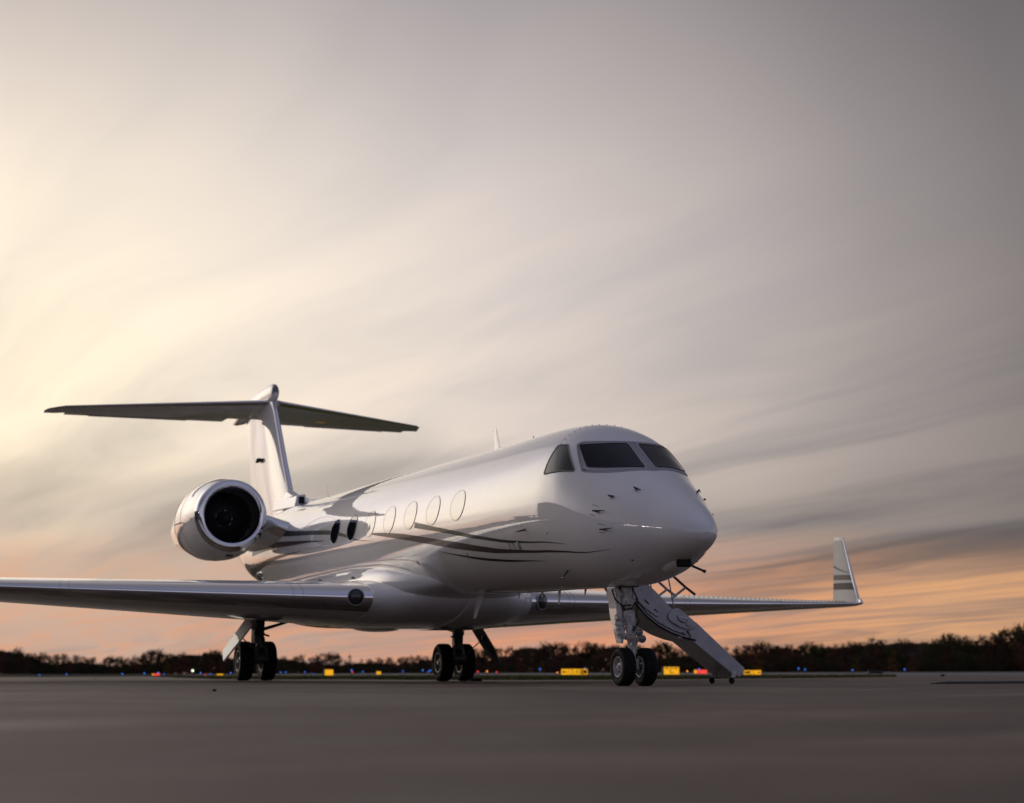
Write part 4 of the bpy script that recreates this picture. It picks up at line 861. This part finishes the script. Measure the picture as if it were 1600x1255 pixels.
# ------------------------------------------------------------------ airfield lights and signs
def lampmat(name, c, st): M[name] = material(name, c, .3, emit=c, estr=st)
lampmat('lamp_blue', (.04, .22, 1.), 1.35); lampmat('lamp_red', (1., .05, .06), 2.2); lampmat('lamp_orange', (1., .26, .02), 3.2); lampmat('lamp_white', (.85, 1., .7), 1.6)
lampmat('sign_yellow', (1., .46, .010), .78); lampmat('sign_red', (1., .07, .04), .95); M['sign_black'] = material('sign_black', (.01, .01, .01), .5); M['sign_case'] = material('sign_casing', (.02, .02, .02), .6); M['post'] = material('lamp_post_metal', (.12, .11, .09), .6)
def light_proto(mat):
    r = empty('taxiway_light'); mb = MB(); mb.lathe([(0, .09), (.03, .085), (.04, .025), (.30, .022), (.32, .05), (.34, .05)], (0, 0, 0), (0, 0, 1), 'post', 10, True, True); st = mb.build('post', r, 30)
    mb = MB(); mb.lathe([(.34, .034), (.37, .046), (.42, .042), (.46, .022), (.465, .001)], (0, 0, 0), (0, 0, 1), mat, 12, True); lp = mb.build('lamp', r, 40); return [r, st, lp, False]
LP = {m: light_proto(m) for m in ('lamp_blue', 'lamp_red', 'lamp_orange', 'lamp_white')}
def put_light(mat, px, py, dist, label, group):
    P_ = LP[mat]
    if not P_[3]: r = P_[0]; P_[3] = True
    else:
        r = P_[0].copy(); COL.objects.link(r)
        for ch in P_[1:3]: c = ch.copy(); COL.objects.link(c); c.parent = r
    p = along(px, py, dist); z = max(.12, p[2]); r.location = (p[0], p[1], 0); k = z/.41; r.scale = (1, 1, k) if k < 1.4 else (1.1, 1.1, k); tag(r, label, 'light', group)
blues = [(61.6, 1054.4), (103.7, 1053.6), (191, 1053), (225.6, 1052), (247.3, 1051.2), (256, 1053.4), (313.4, 1051.6), (329, 1053), (360.6, 1051.6), (438.6, 1050.3), (446.6, 1050.4), (476.5, 1050.2), (490.5, 1053), (549.5, 1047), (567, 1049.8), (629.6, 1049), (660.5, 1047.3), (669, 1049.3), (672.3, 1047.5), (843.8, 1045.5), (914.3, 1045), (1092.3, 1045.6), (1247.6, 1044.4), (1257.7, 1046), (1332, 1046.8), (1413.5, 1045.8)]
ords = ['first', 'second', 'third', 'fourth', 'fifth', 'sixth', 'seventh', 'eighth', 'ninth', 'tenth', 'eleventh', 'twelfth', 'thirteenth', 'fourteenth', 'fifteenth', 'sixteenth', 'seventeenth', 'eighteenth', 'nineteenth', 'twentieth', 'twenty-first', 'twenty-second', 'twenty-third', 'twenty-fourth', 'twenty-fifth', 'twenty-sixth']
for i, (px, py) in enumerate(blues): put_light('lamp_blue', px, py, 118 if px < 420 else 135+7*(i % 4), f'blue taxiway edge light on a short post, {ords[i]} from the left of the row', 'blue taxiway edge lights')
for px, py, m, lab in ((550.5, 1050.3, 'lamp_red', 'red light on a short post left of the port main wheels'), (746.6, 1049.6, 'lamp_red', 'dim red light just right of the port main wheels'), (776, 1050, 'lamp_red', 'red light right of the orange one beyond the port main wheels'), (320, 1053.8, 'lamp_red', 'red light on the far grass left of the starboard main wheels'),
                       (761, 1048.8, 'lamp_orange', 'orange light between two red ones right of the port main wheels'), (1074, 1049, 'lamp_orange', 'orange light between the yellow and red signs under the airstair'), (870.8, 1050.8, 'lamp_orange', 'small amber light left of the long yellow sign')):
    put_light(m, px, py, 130, lab, 'coloured airfield lights')
put_light('lamp_white', 301, 1047.7, 70, 'white light on a post at the left end of the grass strip', None)
def text_mesh(txt, size, name, mat, parent, loc):
    cu = bpy.data.curves.new(name, 'FONT'); cu.body = txt; cu.size = size; cu.align_x = 'CENTER'; cu.align_y = 'CENTER'; cu.extrude = .004
    o = bpy.data.objects.new(name, cu); COL.objects.link(o); me = bpy.data.meshes.new_from_object(o); bpy.data.objects.remove(o); me.materials.clear(); me.materials.append(M[mat])
    q = bpy.data.objects.new(name, me); COL.objects.link(q); q.parent = parent; q.location = loc; q.rotation_euler = (math.pi/2, 0, 0); return q
def arrow(parent, x, z, L, d):
    mb = MB(); h = L*.38; P2 = [(x-d*L/2, z+.022), (x+d*L*.12, z+.022), (x+d*L*.02, z+h*.62), (x+d*L*.14, z+h*.62), (x+d*L/2, z), (x+d*L*.14, z-h*.62), (x+d*L*.02, z-h*.62), (x+d*L*.12, z-.022), (x-d*L/2, z-.022)]
    mb.prism([(a, -.128, b) for a, b in P2], (0, .006, 0), 'sign_black'); mb.build('arrow', parent, 0)
def sign(px0, px1, py0, py1, dist, label, panels, turn=0.):
    """panels: list of (fraction of width, face, text, arrow direction or None)"""
    w = (px1-px0)*dist/FPX/max(.4, math.cos(turn)); p = along((px0+px1)/2, py1, dist); t = along((px0+px1)/2, py0, dist); z0 = max(.04, p[2]); h = t[2]-z0
    r = empty('airfield_sign', (p[0], p[1], 0), YAW-math.pi/2+turn); tag(r, label, 'sign')
    mb = MB(); mb.box((0, 0, z0+h/2), (w/2, .12, h/2), 'sign_case'); mb.build('casing', r, 0, .02)
    mb = MB()
    for x in (-w*.35, w*.35): mb.box((x, 0, z0/2), (.03, .03, z0/2), 'post')
    mb.build('leg', r, 0); x = -w/2
    for fr, face, tx, arr in panels:
        pw = w*fr; xc = x+pw/2; mb = MB(); mb.box((xc, -.1225, z0+h/2), (pw/2-.012, .003, h/2-.015), 'sign_yellow' if face == 'black' else face); mb.build('face', r, 0)
        if face == 'black': mb = MB(); mb.box((xc, -.1265, z0+h/2), (pw/2-.05, .003, h/2-.05), 'sign_black'); mb.build('face', r, 0)
        fg = 'sign_yellow' if face == 'black' else 'sign_black'
        if tx: text_mesh(tx, h*.95, 'lettering', fg, r, (xc+(0 if arr is None else -arr*pw*.18 if len(tx) < 3 else -arr*pw*.14), -.132, z0+h/2))
        if arr: arrow(r, xc+arr*pw*.30, z0+h/2, pw*.30, arr)
        x += pw
sign(877, 918, 1045, 1056.3, 100, 'long lit yellow sign with arrow and numbers and a black C panel at its end', [(.70, 'sign_yellow', '13-4', -1), (.30, 'black', 'C', None)])
sg = sign(1035, 1060, 1042, 1055.3, 100, 'lit yellow sign with two arrows and a C seen right of the nose wheels', [(1., 'sign_yellow', 'C', None)], R(28))
r_ = bpy.data.objects[[o.name for o in bpy.data.objects if o.name.startswith('airfield_sign')][-1]]
for d_ in (-1, 1): arrow(r_, d_*.32, .40, .24, d_)
sign(1162, 1189, 1047, 1058.2, 84, 'lit yellow sign with right arrow and black C panel beside the airstair foot', [(.40, 'black', 'C', None), (.60, 'sign_yellow', 'L', 1)])
sign(1084.5, 1104.5, 1046.6, 1052.8, 150, 'small lit red sign with a yellow end seen under the airstair', [(.2, 'sign_yellow', None, None), (.8, 'sign_red', None, None)])
sign(238, 250.5, 1052.3, 1057.0, 110, 'small lit red sign with a yellow end at the left end of the grass strip', [(.2, 'sign_yellow', None, None), (.8, 'sign_red', None, None)])
sign(506.5, 519, 1046, 1055.8, 100, 'blank-looking lit yellow sign with a dark side standing between the main wheels', [(1., 'sign_yellow', None, None)], R(30))
sign(588, 595.5, 1049, 1054.2, 130, 'smallest lit yellow sign, right of the larger yellow one between the main wheels', [(1., 'sign_yellow', None, None)])
sign(339, 349, 1052.8, 1056, 120, 'low lit yellow sign just left of the starboard main wheels', [(1., 'sign_yellow', None, None)])

# ------------------------------------------------------------------ small things on the ground
c = along(1367.5, 1050, 140); r = empty('equipment_box', (c[0], c[1], 0), YAW-math.pi/2); tag(r, 'low dark equipment box on the far pavement right of the winglet', 'box')
mb = MB(); mb.box((0, 0, .13), (.55, .3, .10), 'sign_case'); mb.build('body', r, 0, .02); mb = MB(); mb.box((0, 0, .245), (.58, .33, .015), 'post'); mb.build('lid', r, 0, .006); mb = MB(); mb.box((-.4, 0, .016), (.05, .28, .016), 'post'); mb.build('foot', r, 0); mb = MB(); mb.box((.4, 0, .016), (.05, .28, .016), 'post'); mb.build('foot', r, 0)
a = Vector((*ground_at(1456, 1068.9), 0)); b = Vector((*ground_at(1760, 1067.0), 0)); t = (b-a).normalized(); n = Vector((-t.y, t.x, 0))
mb = MB(); rows = []
for k in range(40):
    q = a+(b-a)*(k/39)+n*.04*math.sin(k*.5); w = .16*min(1, .25+k/4); h = .038*min(1, .3+k/4); rows.append([q+n*w*math.cos(an)+Vector((0, 0, .002+h*math.sin(an))) for an in np.linspace(0, math.pi, 9)])
mb.grid(rows, 'rubber', False, True, True); tag(mb.build('cable_ramp', None, 50), 'long low black rubber strip lying on the apron at the right', 'rubber strip')
c = Vector((.56, 2.52, crest(.6, 2.6))); r = empty('wheel_chock', c, R(-8)); tag(r, 'black rubber wheel chock in front of the port main wheels', 'chock')
mb = MB(); mb.prism([(-.08, -.12, 0), (.08, -.12, 0), (.02, -.12, .065), (-.02, -.12, .065)], (0, .24, 0), 'rubber'); mb.build('block', r, 0, .01); mb = MB(); mb.tube([(0, -.12, .04), (0, -.17, .03), (.04, -.22, .008), (.1, -.26, .008)], .008, 'post', 6); mb.build('rope', r)
M['leaf_dead'] = material('dead_leaf', (.035, .022, .014), .8)
def leaf(px, py, size, lab):
    x, y = ground_at(px, py); mb = MB(); rows = []
    for i in range(7):
        u = i/6*2-1; w = size*.42*math.sqrt(max(.02, 1-u*u)); rows.append([(x+u*size*.6, y+v*w, crest(x, y)+.006+size*(.22*u*u+.25*v*v)) for v in (-1, -.5, 0, .5, 1)])
    mb.grid(rows, 'leaf_dead'); o = mb.build('dead_leaf', None, 60); sol = o.modifiers.new('thickness', 'SOLIDIFY'); sol.thickness = .002; tag(o, lab, 'leaf')
leaf(335, 1082, .055, 'dark curled dead leaf on the apron below the starboard wing'); leaf(149, 1065.2, .05, 'tiny dark dead leaf far left on the apron'); leaf(1473, 1057.3, .2, 'dark dead leaf on the far apron above the rubber strip')

# ------------------------------------------------------------------ unseen hangars added out of frame left, shape invented; the paint mirrors their lamps
lampmat('lamp_hangar', (1., .84, .88), 60.); M['cladding'] = material('hangar_cladding', (.16, .15, .14), .6, build=worn(.4, .8, .5, .7))
def hangar(x, y, rz, L, H_, lab, lamps):
    r = empty('hangar', (x, y, 0), rz); tag(r, lab, 'hangar'); mb = MB(); mb.box((0, -6, H_/2), (L/2, 6, H_/2), 'cladding'); mb.build('wall', r, 0)
    mb = MB(); mb.prism([(-L/2-.5, .6, H_), (-L/2-.5, -6, H_+1.6), (-L/2-.5, -12.6, H_)], (L+1, 0, 0), 'sign_case'); mb.build('roof', r, 0)
    n = int(L//9)
    for k in range(n): mb = MB(); mb.box((-L/2+(k+.5)*L/n, .08, H_*.36), (L/n*.46, .08, H_*.36), 'post'); mb.build('door', r, 0)
    for q in lamps: mb = MB(); mb.box((q, .3, H_*.86), (.20, .2, .20), 'lamp_hangar'); mb.build('lamp', r, 0, .04)
hangar(-13.6, -52.7, R(-17), 74, 13, 'tall dark hangar added unseen out of frame left, its row of lit wall lamps mirrored in the paint', (8.6, 10.2, 11.2, 12.3, 13.2))
hangar(-92, -70, R(-52), 34, 7, 'smaller dark hangar added unseen farther left out of frame, its lit wall lamps mirrored in the paint', (-8, -4, 0, 9))
